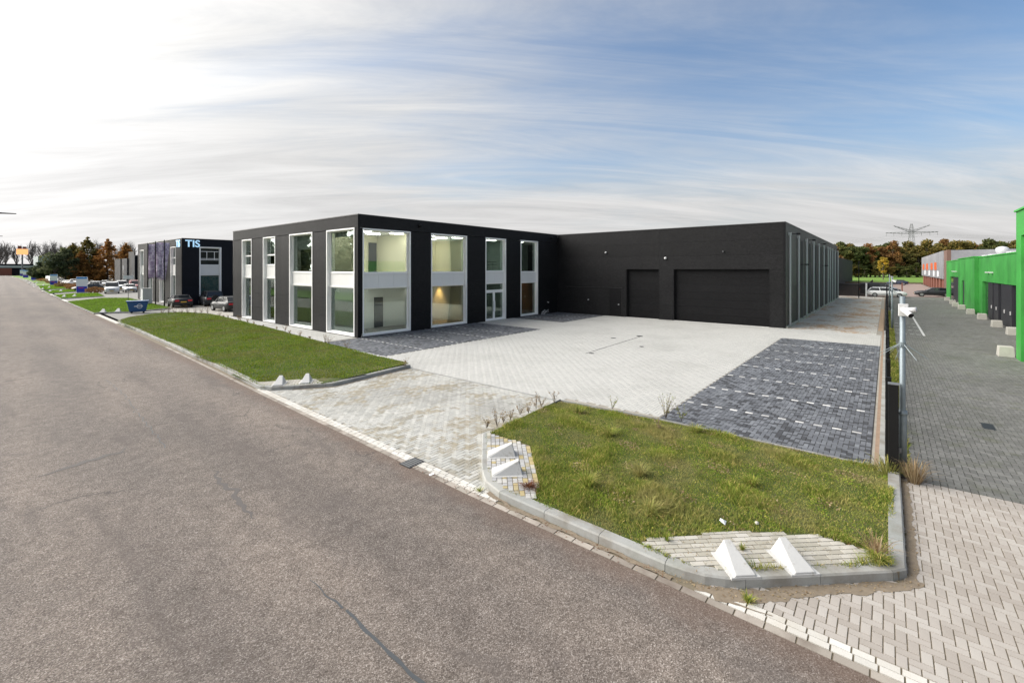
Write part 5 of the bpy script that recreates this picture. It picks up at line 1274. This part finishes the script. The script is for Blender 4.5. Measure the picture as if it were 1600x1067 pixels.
car('hatch', M['car_grey'], (17.3, 51.9, 0), R(95), 'dark grey hatchback half hidden behind the end of the black hall')
car('van', M['car_white'], (17.0, 105.5, 0), R(-100), 'white van facing the camera, nearest of the parked row')
car('van', M['car_silver'], (20.4, 118.0, 0), R(-100), 'pale van directly behind the nearest white van')
car('hatch', M['car_silver'], (20.0, 108.6, 0), R(-92), 'silver compact car beside the anthracite block')
car('van', M['car_red'], (22.8, 118.5, 0), R(-95), 'dark red van behind the silver compact car')
car('sedan', M['car_grey'], (15.9, 121, 0), R(-165), 'dark grey car behind the brown hedge bush')
car('suv', M['car_white'], (17.8, 127, 0), R(-105), 'white pickup-like car behind the dark grey car')
car('van', M['car_white'], (19.4, 155, 0), R(-100), 'white van behind the nearest totem sign')
car('sedan', M['car_white'], (17.6, 165, 0), R(-110), 'white car left of the nearest totem sign')
car('estate', M['car_silver'], (19.2, 208, 0), R(-110), 'pale car far behind the second totem sign')
car('estate', M['car_white'], (89.6, .0, 0), R(-88), 'white estate car behind the far end of the mesh fence')
car('van', M['car_black'], (95.8, 1.0, 0), R(-88), 'black van parked behind the white estate car')
car('estate', M['car_black'], (101.5, .4, 0), R(-88), 'black estate car parked behind the black van')
car('estate', M['car_silver'], (110, .8, 0), R(-88), 'silver car farther back in the row by the fence')
car('sedan', M['car_blue'], (160, -2.2, 0), R(85), 'dark blue car with a yellow panel parked at the edge of the grass field')
MB().box(-.6, .1, -.93, -.9, .6, 1.0).build('yellow_panel', M['leaf_yellow'] if False else M['flower'], bpy.data.objects[-1] if False else [o for o in COL.objects if o.get('label', '').startswith('dark blue car with')][0])
car('sedan', M['car_black'], (95.5, -5.6, 0), R(92), 'black car parked across the end of the green building')
car('suv', M['car_grey'], (99, -8.2, 0), R(92), 'dark grey car behind the black one by the green building')

# ------------------------------------------------------------------ green building
gb = thing('green_unit_row', (31.7, -6.7, 0), 'bright green row of business units with charcoal doors', 'building')
FG = Fac('Y+', -6.7)
b = MB(); b.box(27, 31.7, -12, -4.85, 0, 6.8); b.build('portal_core', M['backing'], gb, world=True)
b = MB(); FP = Fac('Y+', -4.85)
for (u0, u1, z0, z1) in ((30.75, 31.7, 0, 6.9), (27, 30.75, 5.75, 6.9)):
    FP.box(b, u0, u1, 0, .12, z0, z1)
pt_ = b.build('portal_frame', M['green'], gb, world=True)
b = MB(); b.box(31.7, 31.76, -12, -4.73, 0, 6.9); b.build('portal_side', M['green'], gb, world=True)
b = MB(); FP.box(b, 27, 30.74, .0, .03, 4.7, 5.75); FP.box(b, 27, 30.74, 0, .03, 0, 2.1); b.build('portal_panel', M['green'], gb, world=True)
b = MB(); FP.box(b, 27, 30.74, .0, .02, 2.1, 4.7); b.build('portal_window', M['carglass'], gb, world=True)
b = MB(); b.box(26.9, 31.82, -12, -4.66, 6.9, 6.98); b.build('coping', M['green_trim'], gb, world=True)
H5 = 5.3
def cladg(u0, u1, z0, z1, n, F=FG, name='cladding_panel', step=1.25):
    nn = max(1, round((u1 - u0) / step))
    for k in range(nn):
        b = MB(); F.box(b, u0 + (u1 - u0) * k / nn + .007, u0 + (u1 - u0) * (k + 1) / nn - .007, -.2, n, z0, z1); b.build(name, M['green'], gb, world=True)
cladg(31.77, 58.9, 3.12, H5, .0); cladg(58.9, 61, 0, H5, .0)
cladg(61, 68.2, 0, H5 + .05, .3); cladg(68.2, 70.4, 3.0, H5 + .05, .3); cladg(70.4, 73.4, 0, H5 + .05, .3)
b = MB(); b.box(60.9, 61.0, -6.9, -6.4, 0, H5 + .05); b.build('return_panel', M['green'], gb, world=True)
cladg(73.4, 91, 3.25, H5, 0); cladg(73.4, 75, 0, 3.25, 0); cladg(86, 91, 0, 3.25, 0)
b = MB(); FG.box(b, 31.8, 91, -.5, -.24, 0, H5 - .1); b.box(31.8, 91, -22, -7.2, 0, H5 - .25); b.build('core', M['backing'], gb, world=True)
b = MB(); FG.box(b, 31.76, 61, -.25, .05, H5, H5 + .08); FG.box(b, 61, 73.4, -.25, .36, H5 + .06, H5 + .14); FG.box(b, 73.4, 91.1, -.25, .05, H5, H5 + .08); b.build('coping', M['green_trim'], gb, world=True)
x = 33.0; k = 0
pal = [('carglass', 1.4), ('charcoal', 2.1), ('charcoal', 2.1), ('carglass', 1.1), ('charcoal', 2.1), ('charcoal', 2.1), ('carglass', 1.2)]
while x < 58.2:
    m_, w_ = pal[k % 7]; w_ = min(w_, 58.6 - x)
    b = MB(); FG.box(b, x + .03, x + w_ - .03, -.22, -.16 if m_ == 'carglass' else -.02 - .05 * (k % 2), .05, 3.08); d = b.build('door_leaf' if m_ == 'charcoal' else 'glazed_panel', M[m_], gb, world=True)
    if m_ == 'charcoal': b = MB(); FG.box(b, x + .2, x + .26, .0, .05, 1.0, 1.25); b.build('handle', M['plastic_w'], d, world=True)
    x += w_; k += 1
x = 75.2
for m_, w_ in (('carglass', 2), ('charcoal', 2.6), ('charcoal', 2.8), ('carglass', 2.8)):
    b = MB(); FG.box(b, x + .03, x + w_ - .03, -.22, -.05, .05, 3.2); b.build('door_leaf' if m_ == 'charcoal' else 'glazed_panel', M[m_], gb, world=True); x += w_
b = MB(); FG.box(b, 68.25, 70.35, -.1, .2, .03, 2.95); b.build('entrance_door', M['charcoal'], gb, world=True)
for X in (38.2, 39.6, 41.3, 55.5, 53.7, 78.6, 81.5):
    z = 3.95; b = MB(); FG.box(b, X - .22, X + .22, .0, .22, z - .05, z + .05); b.build('bulkhead_lamp', M['plastic_w'], gb, world=True)
b = MB(); FG.box(b, 31.8, 92, -6, -5.9, H5, H5 + .01); b.build('roof', M['roof_light'], gb, world=True)
sg = thing('site_sign', (40.6, -6.25, 0), 'white site sign with a red header and blue foot standing before the charcoal doors', 'sign')
for s_ in (-.0,): MB().tube([(s_, 0, 0), (s_, 0, 2.7)], .03, 6).build('sign_post', M['galv'], sg)
MB().box(-.85, .25, .0, .03, 1.75, 2.35).build('sign_board', M['sign_w'], sg); MB().box(-.62, .2, .031, .036, 2.2, 2.32).build('header_stripe', M['redprint'], sg); MB().box(-.62, .2, .031, .036, 1.78, 1.86).build('foot_stripe', M['blue'], sg)
b = MB(); b.tube([(-.35 + .5, .031, 2.05), (-.35 + .5, .037, 2.05)], .1, 12); b.build('emblem', M['blue'], sg)
for i, (x, y, s_, t) in enumerate(((32.2, -4.45, 1, 'nearest to the camera, at the foot of the green portal'), (43.0, -6.25, 1, 'second from the camera'), (48.1, -6.2, 1, 'third from the camera, before the charcoal doors'), (54.7, -6.2, 1, 'fourth from the camera'), (60.5, -6.1, 1, 'fifth from the camera, beside the green column'),
                            (67.0, -6.1, 1, 'sixth from the camera, left of the dark entrance'), (71.5, -6.0, 1, 'seventh from the camera'), (76.7, -6.2, 1, 'eighth from the camera'), (84.3, -6.3, 1, 'farthest from the camera'))):
    b = MB(); b.hexa([(-.32, -.28, 0), (.32, -.28, 0), (.32, .28, 0), (-.32, .28, 0), (-.29, -.25, .48), (.29, -.25, .48), (.29, .25, .48), (-.29, .25, .48)])
    o = b.build('concrete_block', M['conc'], None, bevel=.015); o.location = (x, y, 0); tag(o, 'pale concrete block, ' + t, 'concrete block', 'concrete blocks along the green building')
# grey and brick building beyond
g2 = thing('grey_brick_building', (110, -8, 0), 'grey two-storey building with orange shutters above a red brick ground floor', 'building'); F3 = Fac('Y+', -8.0)
b = MB(); b.box(105, 174, -30, -8.3, 0, 7.4); b.build('core', M['backing'], g2, world=True)
b = MB(); b.box(104.9, 105, -30, -8.3, 0, 7.4); b.box(105, 174, -30, -8.3, 7.4, 7.45); b.build('end_wall', M['grey_metal'], g2, world=True)
for k in range(8):
    u = 110 + k * 8; b = MB(); F3.box(b, u + .02, u + 7.98, -.3, .3, 2.5, 7.5); b.build('facade_panel', M['grey_metal'], g2, world=True)
for k in range(9):
    u = 112 + k * 7; b = MB(); F3.box(b, u, u + 3.2, -.3, .1, 0, 2.5); b.build('brick_pier', M['brick_wall'], g2, world=True)
for u, w_ in ((124, 5), (134, 5), (148, 6), (162, 6)):
    b = MB(); F3.box(b, u, u + w_, .3, .36, 4.1, 5.6); b.build('orange_shutter', M['orange'], g2, world=True)
for u in (119, 129, 142, 157):
    b = MB(); F3.box(b, u, u + 2.4, .3, .4, 2.8, 3.9); b.build('round_sign', M['sign_w'], g2, world=True)
b = MB(); b.box(105, 110, -40, -7.8, 0, 7.45); b.build('brick_tower', M['brick_brown'], g2, world=True)
b = MB(); b.box(62, 105, -40, -10.5, 4.0, 5.95); b.build('rear_roof', M['roof_light'], g2, world=True)
for u in (80, 93, 99): b = MB(); b.box(u, u + 3, -13, -11.5, 5.95, 6.4); b.build('roof_unit', M['pipe'], g2, world=True)
cw = thing('roof_cowl', (89, -12, 5.9), 'bulbous silver ventilation cowl on the roof behind the green facade', 'roof cowl')
b = MB(); b.lathe((0, 0, 0), [(.35, 0), (.35, .35), (.55, .5), (.68, .8), (.62, 1.15), (.4, 1.32), (.03, 1.4)], 14); b.build('cowl', M['pipe'], cw, smooth=True)
# black building beyond the gate
bb_ = thing('black_hall', (112, 10, 0), 'long black hall beyond the yard gate', 'building')
Fb = Fac('Y-', 10)
b = MB(); b.box(90, 215, 10.2, 40, 0, 7.3); b.build('core', M['backing'], bb_, world=True)
for k in range(18): b = MB(); Fb.box(b, 90 + k * 7 + .01, 96.99 + k * 7, -.15, .0, 0, 7.4); b.build('cladding_panel', M['clad_black'], bb_, world=True)
far_area('rear_forecourt', [(88.6, 9.9), (88.6, 2.0), (93, -.3), (93, -7.9), (175, -7.6), (175, 4), (140, 9.9)], plain('pink_tarmac', (.27, .21, .185), .9, var=.12, nscale=.8), -.012)
far_area('ditch_bank', [(176, 24), (178, 24), (181, -30), (179, -30)], M['soil'], .3)

# far left: grey hall, low buildings, lit sign
gh = thing('grey_hall', (27, 125, 0), 'dark grey hall with black vertical bays behind the parked vans', 'building')
Fh = Fac('X-', 27); b = MB(); b.box(27.2, 60, 119, 163, 0, 6.9); b.build('core', M['backing'], gh, world=True)
for k, (a, c, m_, n, h) in enumerate(((119, 124, 'clad_grey', 0, 7), (124, 127, 'clad_black', .5, 7.6), (127, 131, 'clad_grey', 0, 7), (131, 134.5, 'clad_black', .6, 8.2), (134.5, 139, 'clad_grey', 0, 7), (139, 142, 'clad_black', .5, 7.6), (142, 148, 'clad_grey', 0, 8.6), (148, 151.5, 'clad_black', .3, 7), (151.5, 156, 'clad_grey', 0, 7), (156, 163, 'clad_grey', .2, 7))):
    b = MB(); Fh.box(b, a, c, -.2, n, 0, h); b.build('facade_bay', M[m_], gh, world=True)
for u in (120.5, 128.2, 136, 152.5): b = MB(); Fh.box(b, u, u + 1.8, 0, .06, 2.2, 5.2); b.build('window', M['carglass'], gh, world=True)
lb = thing('low_brick_building', (20, 520, 0), 'low dark building with a red brick end at the far end of the road', 'building')
b = MB(); b.box(0, 35.5, 470, 500, 0, 8); b.build('dark_wall', M['clad_black'], lb, world=True)
b = MB(); b.box(0, 22.5, 468, 470, 0, 5); b.build('brick_wall', M['brick_wall'], lb, world=True)
b = MB(); b.box(0, 35, 469.2, 470, 5.3, 6.8); b.build('window_band', M['plaster_g'], lb, world=True)
gg = thing('grey_green_building', (40, 480, 0), 'grey-green building with a wide roof fascia behind the far trees', 'building')
b = MB(); b.box(33, 60, 440, 470, 6.5, 13); b.build('fascia', plain('grey_green_metal', (.22, .28, .27), .6, var=.05), gg, world=True)
b = MB(); b.box(36, 60, 442, 468, 0, 6.5); b.build('wall', M['clad_grey'], gg, world=True); b = MB(); b.box(36, 60, 441.5, 442, 3, 5.5); b.build('window_band', M['carglass'], gg, world=True)
ms = thing('lit_mast_sign', (25.8, 440, 0), 'tall mast sign glowing orange before the bare trees', 'sign')
b = MB(); b.box(-.4, .4, -.4, .4, 0, 14.5); b.build('mast', M['steel'], ms); b = MB(); b.box(-2.6, 2.6, -.5, .5, 14, 17.6); b.build('lit_panel', M['sign_glow'], ms); b = MB(); b.box(-2.0, -.2, -.4, .4, 17.7, 19.6); b.box(.2, 1.9, -.4, .4, 17.7, 19.2); b.build('top_panel', M['brick_wall'], ms)

# ------------------------------------------------------------------ trees
def leaf_cloud(pts, size, r_, droop=0.):
    """small leaf-clump quads at pts"""
    P = np.array(pts); n = len(P)
    d = r_.normal(size=(n, 3)); d /= np.linalg.norm(d, axis=1)[:, None]; d[:, 2] -= droop
    u = np.cross(d, r_.normal(size=(n, 3))); u /= np.linalg.norm(u, axis=1)[:, None]; v = np.cross(u, d)
    s = (size * r_.uniform(.5, 1.3, n))[:, None]
    V = np.stack([P - u * s * .6, P + v * s * .35, P + u * s * .7, P - v * s * .45], 1)
    i = np.arange(n) * 4
    return V.reshape(-1, 3), np.stack([i, i + 1, i + 2, i + 3], 1)
def broad_crown(seed, H, Wd, base, n=2600, size=.55, lobes=26):
    r_ = np.random.default_rng(seed); pts = []
    cs = []
    for i in range(lobes):
        t = r_.random(); z = base + (H - base) * (.12 + .80 * t); rad = Wd * math.sin(math.pi * (.18 + .72 * t)) * .62 * r_.uniform(.35, 1.0); a = r_.uniform(0, 6.28)
        cs.append((math.cos(a) * rad, math.sin(a) * rad, z, Wd * r_.uniform(.16, .34)))
    for c in cs:
        k = n // lobes; d = r_.normal(size=(k, 3)); d /= np.linalg.norm(d, axis=1)[:, None]
        rr = c[3] * (r_.random(k) ** .4); p = d * rr[:, None] * np.array([1, 1, .8]) + np.array(c[:3]); pts.append(p)
    return leaf_cloud(np.concatenate(pts), size, r_), cs
def conif_crown(seed, H, Wd, n=3000, size=.5):
    r_ = np.random.default_rng(seed); pts = []
    tiers = 17
    for i in range(tiers):
        t = i / tiers; z = .5 + (H - 1.1) * t; R_ = Wd * (1 - t ** 1.5) ** .75 * (.8 + .2 * r_.random()); nb_ = 9
        for j in range(nb_):
            a = r_.uniform(0, 6.28); L = R_ * r_.uniform(.55, 1.08); k = max(4, int(n / tiers / nb_)); s = r_.random(k) ** .6 * L
            pts.append(np.stack([np.cos(a) * s + r_.normal(0, .22, k), np.sin(a) * s + r_.normal(0, .22, k), z + .12 * s - .04 * s * s + r_.normal(0, .2, k)], 1))
    k = 60; pts.append(np.stack([r_.normal(0, .15, k), r_.normal(0, .15, k), H - r_.random(k) * 1.8], 1))
    return leaf_cloud(np.concatenate(pts), size, r_, .2)
def trunk_mb(H, r0, seed, cs=None, n=7):
    r_ = random.Random(seed); b = MB(); pts = [(0, 0, -.2)]
    for i in range(1, 5): pts.append((r_.uniform(-.12, .12) * i, r_.uniform(-.12, .12) * i, H * i / 4.6))
    b.tube(pts, [r0, r0 * .8, r0 * .6, r0 * .4, r0 * .15], 7)
    if cs:
        for c in cs[:10]:
            z0 = max(1.5, c[2] * .5); b.tube([(0, 0, z0), (c[0] * .5, c[1] * .5, (z0 + c[2]) / 2 + .5), (c[0], c[1], c[2])], [r0 * .4, r0 * .25, r0 * .08], 4)
    return b
def make_tree(kind, seed, H, Wd, base, mat, n=2600, size=.55):
    root = thing(kind)
    if kind == 'conifer': (V, F), cs = conif_crown(seed, H, Wd, n, size), None
    else: (V, F), cs = broad_crown(seed, H, Wd, base, n, size)
    link_mesh('crown', np_mesh('crown', V, [F], M[mat]), root)
    trunk_mb(H * .85, H * .022, seed, cs).build('trunk', M['bark'], root)
    return root
forest = []
r_ = random.Random(77)
MT = {'leaf_green': 'dark green', 'leaf_olive': 'olive brown', 'leaf_rust': 'russet', 'leaf_yellow': 'yellow'}
protos = {}
for mt in ('leaf_green', 'leaf_olive', 'leaf_rust'):
    protos[mt] = [make_tree('broadleaf_tree', s + len(mt), 20, 7.5, .3, mt, 4200, .85) for s in (1, 2)]
used = set()
def place(mt, x, y, s, sz, label, group):
    p = r_.choice(protos[mt]); rz = r_.uniform(0, 6.28)
    if p.name not in used:
        used.add(p.name); p.location = (x, y, 0); p.rotation_euler = (0, 0, rz); o = p; o['label'] = label
    else: o = copy_tree(p, None, (x, y, 0), rz, label)
    o.scale = (s, s, sz); o['category'] = 'tree'; o['group'] = group
# woodland edge: seen from about 250 m, front and second rank
for i in range(26):
    t = i / 25; x = 303 + 74 * t; y = 27 - 92 * t
    mt = r_.choice(['leaf_green', 'leaf_olive', 'leaf_olive', 'leaf_olive', 'leaf_rust'] if t > .45 else ['leaf_green', 'leaf_green', 'leaf_olive', 'leaf_olive', 'leaf_rust'])
    hs = (.86 + .14 * math.sin(i * 1.7) + r_.uniform(-.05, .08)) * (1.0 if t > .05 else .8) * (1.06 if t > .5 else 1)
    place(mt, x + r_.uniform(-3, 3), y, r_.uniform(.85, 1.2), hs, MT[mt] + ' tree in the woodland edge beyond the field', 'trees of the woodland edge')
for i in range(22):
    t = i / 21; x = 318 + 70 * t; y = 24 - 88 * t; mt = r_.choice(['leaf_green', 'leaf_olive', 'leaf_olive', 'leaf_rust'])
    place(mt, x, y, 1.15, 1.0 + r_.uniform(-.08, .12), MT[mt] + ' tree in the woodland edge beyond the field', 'trees of the woodland edge')
# low scrub before the wood
for i in range(24):
    t = i / 23; x = 298 + 60 * t; y = 23 - 80 * t; mt = r_.choice(['leaf_green', 'leaf_olive'])
    place(mt, x + r_.uniform(-3, 3), y + r_.uniform(-1.5, 1.5), r_.uniform(.4, .75), r_.uniform(.2, .5), MT[mt] + ' bush at the foot of the woodland edge', 'bushes at the woodland edge')
yt = make_tree('broadleaf_tree', 9, 9.8, 2.7, 2.2, 'leaf_yellow', 1600, .5); yt.location = (245, 1.1, 0); tag(yt, 'slim yellow autumn tree standing alone before the dark wood', 'tree')
# conifers and willows on the left
CON = [((26.6, 234.5), 14.0, 5.8, 'leaf_larchg', 'green and gold topped bald cypress left of the big one'), ((30.2, 231), 16.2, 7.2, 'leaf_larchg', 'tallest bald cypress, green top and rust skirt'), ((35, 225), 15.6, 7.0, 'leaf_larch', 'rust coloured bald cypress nearest the grey hall'), ((39.4, 219.7), 14.0, 5.0, 'leaf_larch', 'rust bald cypress half behind the anthracite block'),
       ((32.6, 229.0), 12, 4.2, 'leaf_larch', 'low rust bald cypress between the two tall ones'), ((28.2, 228), 11, 4.4, 'leaf_larch', 'low rust bald cypress before the tallest one')]
for i, (p, h, w, mt, lb_) in enumerate(CON):
    t = make_tree('conifer', 30 + i, h, w, 1, mt, 3600, .62); t.location = (*p, 0); tag(t, lb_, 'tree', 'autumn bald cypresses')
for i, (p, h, w, lb_) in enumerate((((20.9, 226), 10.5, 6.0, 'grey-green spreading tree at the left of the cypresses'), ((24.0, 228), 12, 5.6, 'grey-green tree between the spreading one and the cypresses'), ((18.4, 236), 7, 4.5, 'low grey-green tree at the left end of the group'))):
    t = make_tree('broadleaf_tree', 50 + i, h, w, .6, 'leaf_grey', 3200, .55); t.location = (*p, 0); tag(t, lb_, 'tree')
# bare poplars: real branches
def bare_tree(seed, H):
    r2 = random.Random(seed); b = MB()
    def br(p, d, L, r, lv):
        q = p + d * L; mid = p + d * L * .5 + Vector((r2.uniform(-1, 1), r2.uniform(-1, 1), 0)) * L * .04
        b.tube([p, mid, q], [r, r * .8, r * .6], 3 if lv > 1 else 5, False)
        if lv >= 4: return
        n = (9, 6, 5, 3)[lv]
        for k in range(n):
            t = r2.uniform(.35, 1.0) if k < n - 1 else 1.0; s = p.lerp(q, t); a = r2.uniform(0, 6.28)
            nd = (d * 1.15 + Vector((math.cos(a), math.sin(a), r2.uniform(.1, .5))) * r2.uniform(.35, .75)).normalized()
            br(s, nd, L * r2.uniform(.45, .68), r * .5, lv + 1)
    br(Vector((0, 0, 0)), Vector((0, 0, 1)), H * .42, H * .022, 0)
    return b
bt = [bare_tree(s, 27) for s in (1, 2, 3)]
bl_ = ['bare poplar at the left end of the road, left of the lit sign', 'bare poplar just behind the lit mast sign', 'bare poplar right of the lit mast sign', 'bare poplar above the grey-green building', 'bare poplar above the end of the grey-green fascia', 'bare poplar left of the spreading tree', 'bare poplar behind the spreading tree', 'bare poplar between the grey tree and the first cypress', 'bare poplar between the two tallest cypresses, left one', 'bare poplar between the two tallest cypresses, right one', 'bare poplar right of the rust cypress', 'bare poplar above the grey hall, left one', 'bare poplar above the grey hall, right one']
bm_ = [b.mesh('branches', M['bark_pale']) for b in bt]
for i, px in enumerate((0, 9, 26, 50, 68, 80, 92, 105, 122, 150, 178, 196, 206)):
    d = 430 + (i % 3) * 14; t = (px - 800) / 710; x, y = d * (cA + t * sA), d * (sA - t * cA)
    root = thing('bare_tree', (x, y, 0), bl_[i], 'tree', 'bare poplars along the left horizon', i * 1.3); root.scale = (1.15, 1.15, (1.32, 1.42, 1.25, 1.38)[i % 4]); link_mesh('branches', bm_[i % 3], root)
# round brown hedge bushes by the cars
HB = [((15.0, 107.2), 1.5, 'nearest round brown hedge bush beside the nearest totem sign'), ((14.9, 128), 1.5, 'brown hedge bush behind the nearest totem sign'), ((15.6, 137), 1.6, 'brown hedge bush left of the nearest totem sign'), ((15.2, 150), 1.6, 'brown hedge bush midway between the two nearest totem signs'), ((16.9, 185), 1.8, 'brown hedge bush right of the second totem sign'), ((18.6, 225), 2.4, 'brown hedge bush left of the second totem sign')]
for i, (p, s_, lb_) in enumerate(HB):
    rr = np.random.default_rng(i); k = 900; d = rr.normal(size=(k, 3)); d /= np.linalg.norm(d, axis=1)[:, None]
    P_ = d * (rr.random(k) ** .25)[:, None] * np.array([s_ * .95, s_ * .8, .55]); P_[:, 2] += .6; V, F = leaf_cloud(P_, .16, rr)
    root = thing('hedge_bush', (*p, 0), lb_, 'bush', 'brown hedge bushes by the parking'); link_mesh('foliage', np_mesh('foliage', V, [F], M['hedge']), root); b = MB(); b.tube([(0, 0, -.1), (0, 0, .5)], .06, 5); b.build('stem', M['bark'], root)
# trees across the road, mirrored in the street windows
for i, (x, y, h) in enumerate([(-15 - (k % 3) * 3, 62 + k * 6.5, 13.5 + (k * 7 % 5) * .8) for k in range(15)]):
    t = make_tree('broadleaf_tree', 70 + i, h, 6.5, .3, 'leaf_green', 2200, 1.0); t.location = (x, y, 0); tag(t, 'tree across the road, seen only mirrored in the street windows', 'tree', 'trees across the road')

# ------------------------------------------------------------------ pylon and wires
py = thing('power_pylon', (455, -14.5, 0), 'grey lattice power pylon rising behind the wood', 'pylon', rz=R(20))
def lattice(b, p, q, w0, w1, n, r):
    p, q = Vector(p), Vector(q); d = (q - p).normalized(); a = Vector((0, 0, 1)) if abs(d.z) < .7 else Vector((0, 1, 0)); u = d.cross(a).normalized(); v = d.cross(u)
    C = lambda t: [p.lerp(q, t) + (u * sx + v * sy) * (w0 + (w1 - w0) * t) / 2 for sx, sy in ((1, 1), (1, -1), (-1, -1), (-1, 1))]
    for k in range(n):
        A_, B_ = C(k / n), C((k + 1) / n)
        for j in range(4):
            b.tube([A_[j], B_[j]], r, 3, False); b.tube([A_[j], B_[(j + 1) % 4]], r * .7, 3, False); b.tube([A_[(j + 1) % 4], B_[j]], r * .7, 3, False)
b = MB(); lattice(b, (0, 0, 0), (0, 0, 31), 6, 2.2, 8, .10); lattice(b, (0, 0, 31), (0, 0, 38.5), 3.2, .8, 4, .09); b.build('tower', M['steel'], py)
for sy in (-1, 1):
    b = MB(); lattice(b, (0, 0, 31.5), (0, sy * 16, 32.0), 1.8, .3, 7, .08); b.build('cross_arm', M['steel'], py)
    b = MB(); lattice(b, (0, 0, 32.5), (0, sy * 11, 37.2), 1.6, .3, 5, .08); b.build('cross_arm', M['steel'], py)
    for y_ in (6, 11, 15.5): b = MB(); b.tube([(0, sy * y_, 31.5), (0, sy * y_, 29.4)], .12, 4); b.build('insulator', M['steel'], py)
pl = thing('power_lines', (455, -14.5, 28), 'thin overhead wires hanging from the lattice pylon', 'power lines')
for k, (dx, dy) in enumerate(((60, 300), (-10, -300))):
    for y_ in (-14.5, -6, 6, 14.5):
        pts = [(dx * t, dy * t + y_ * .94, -30 * t * (1 - t) + 2) for t in [i / 14 for i in range(15)]]
        b = MB(); b.tube(pts, .035, 3, False); b.build('wire', M['steel'], pl)
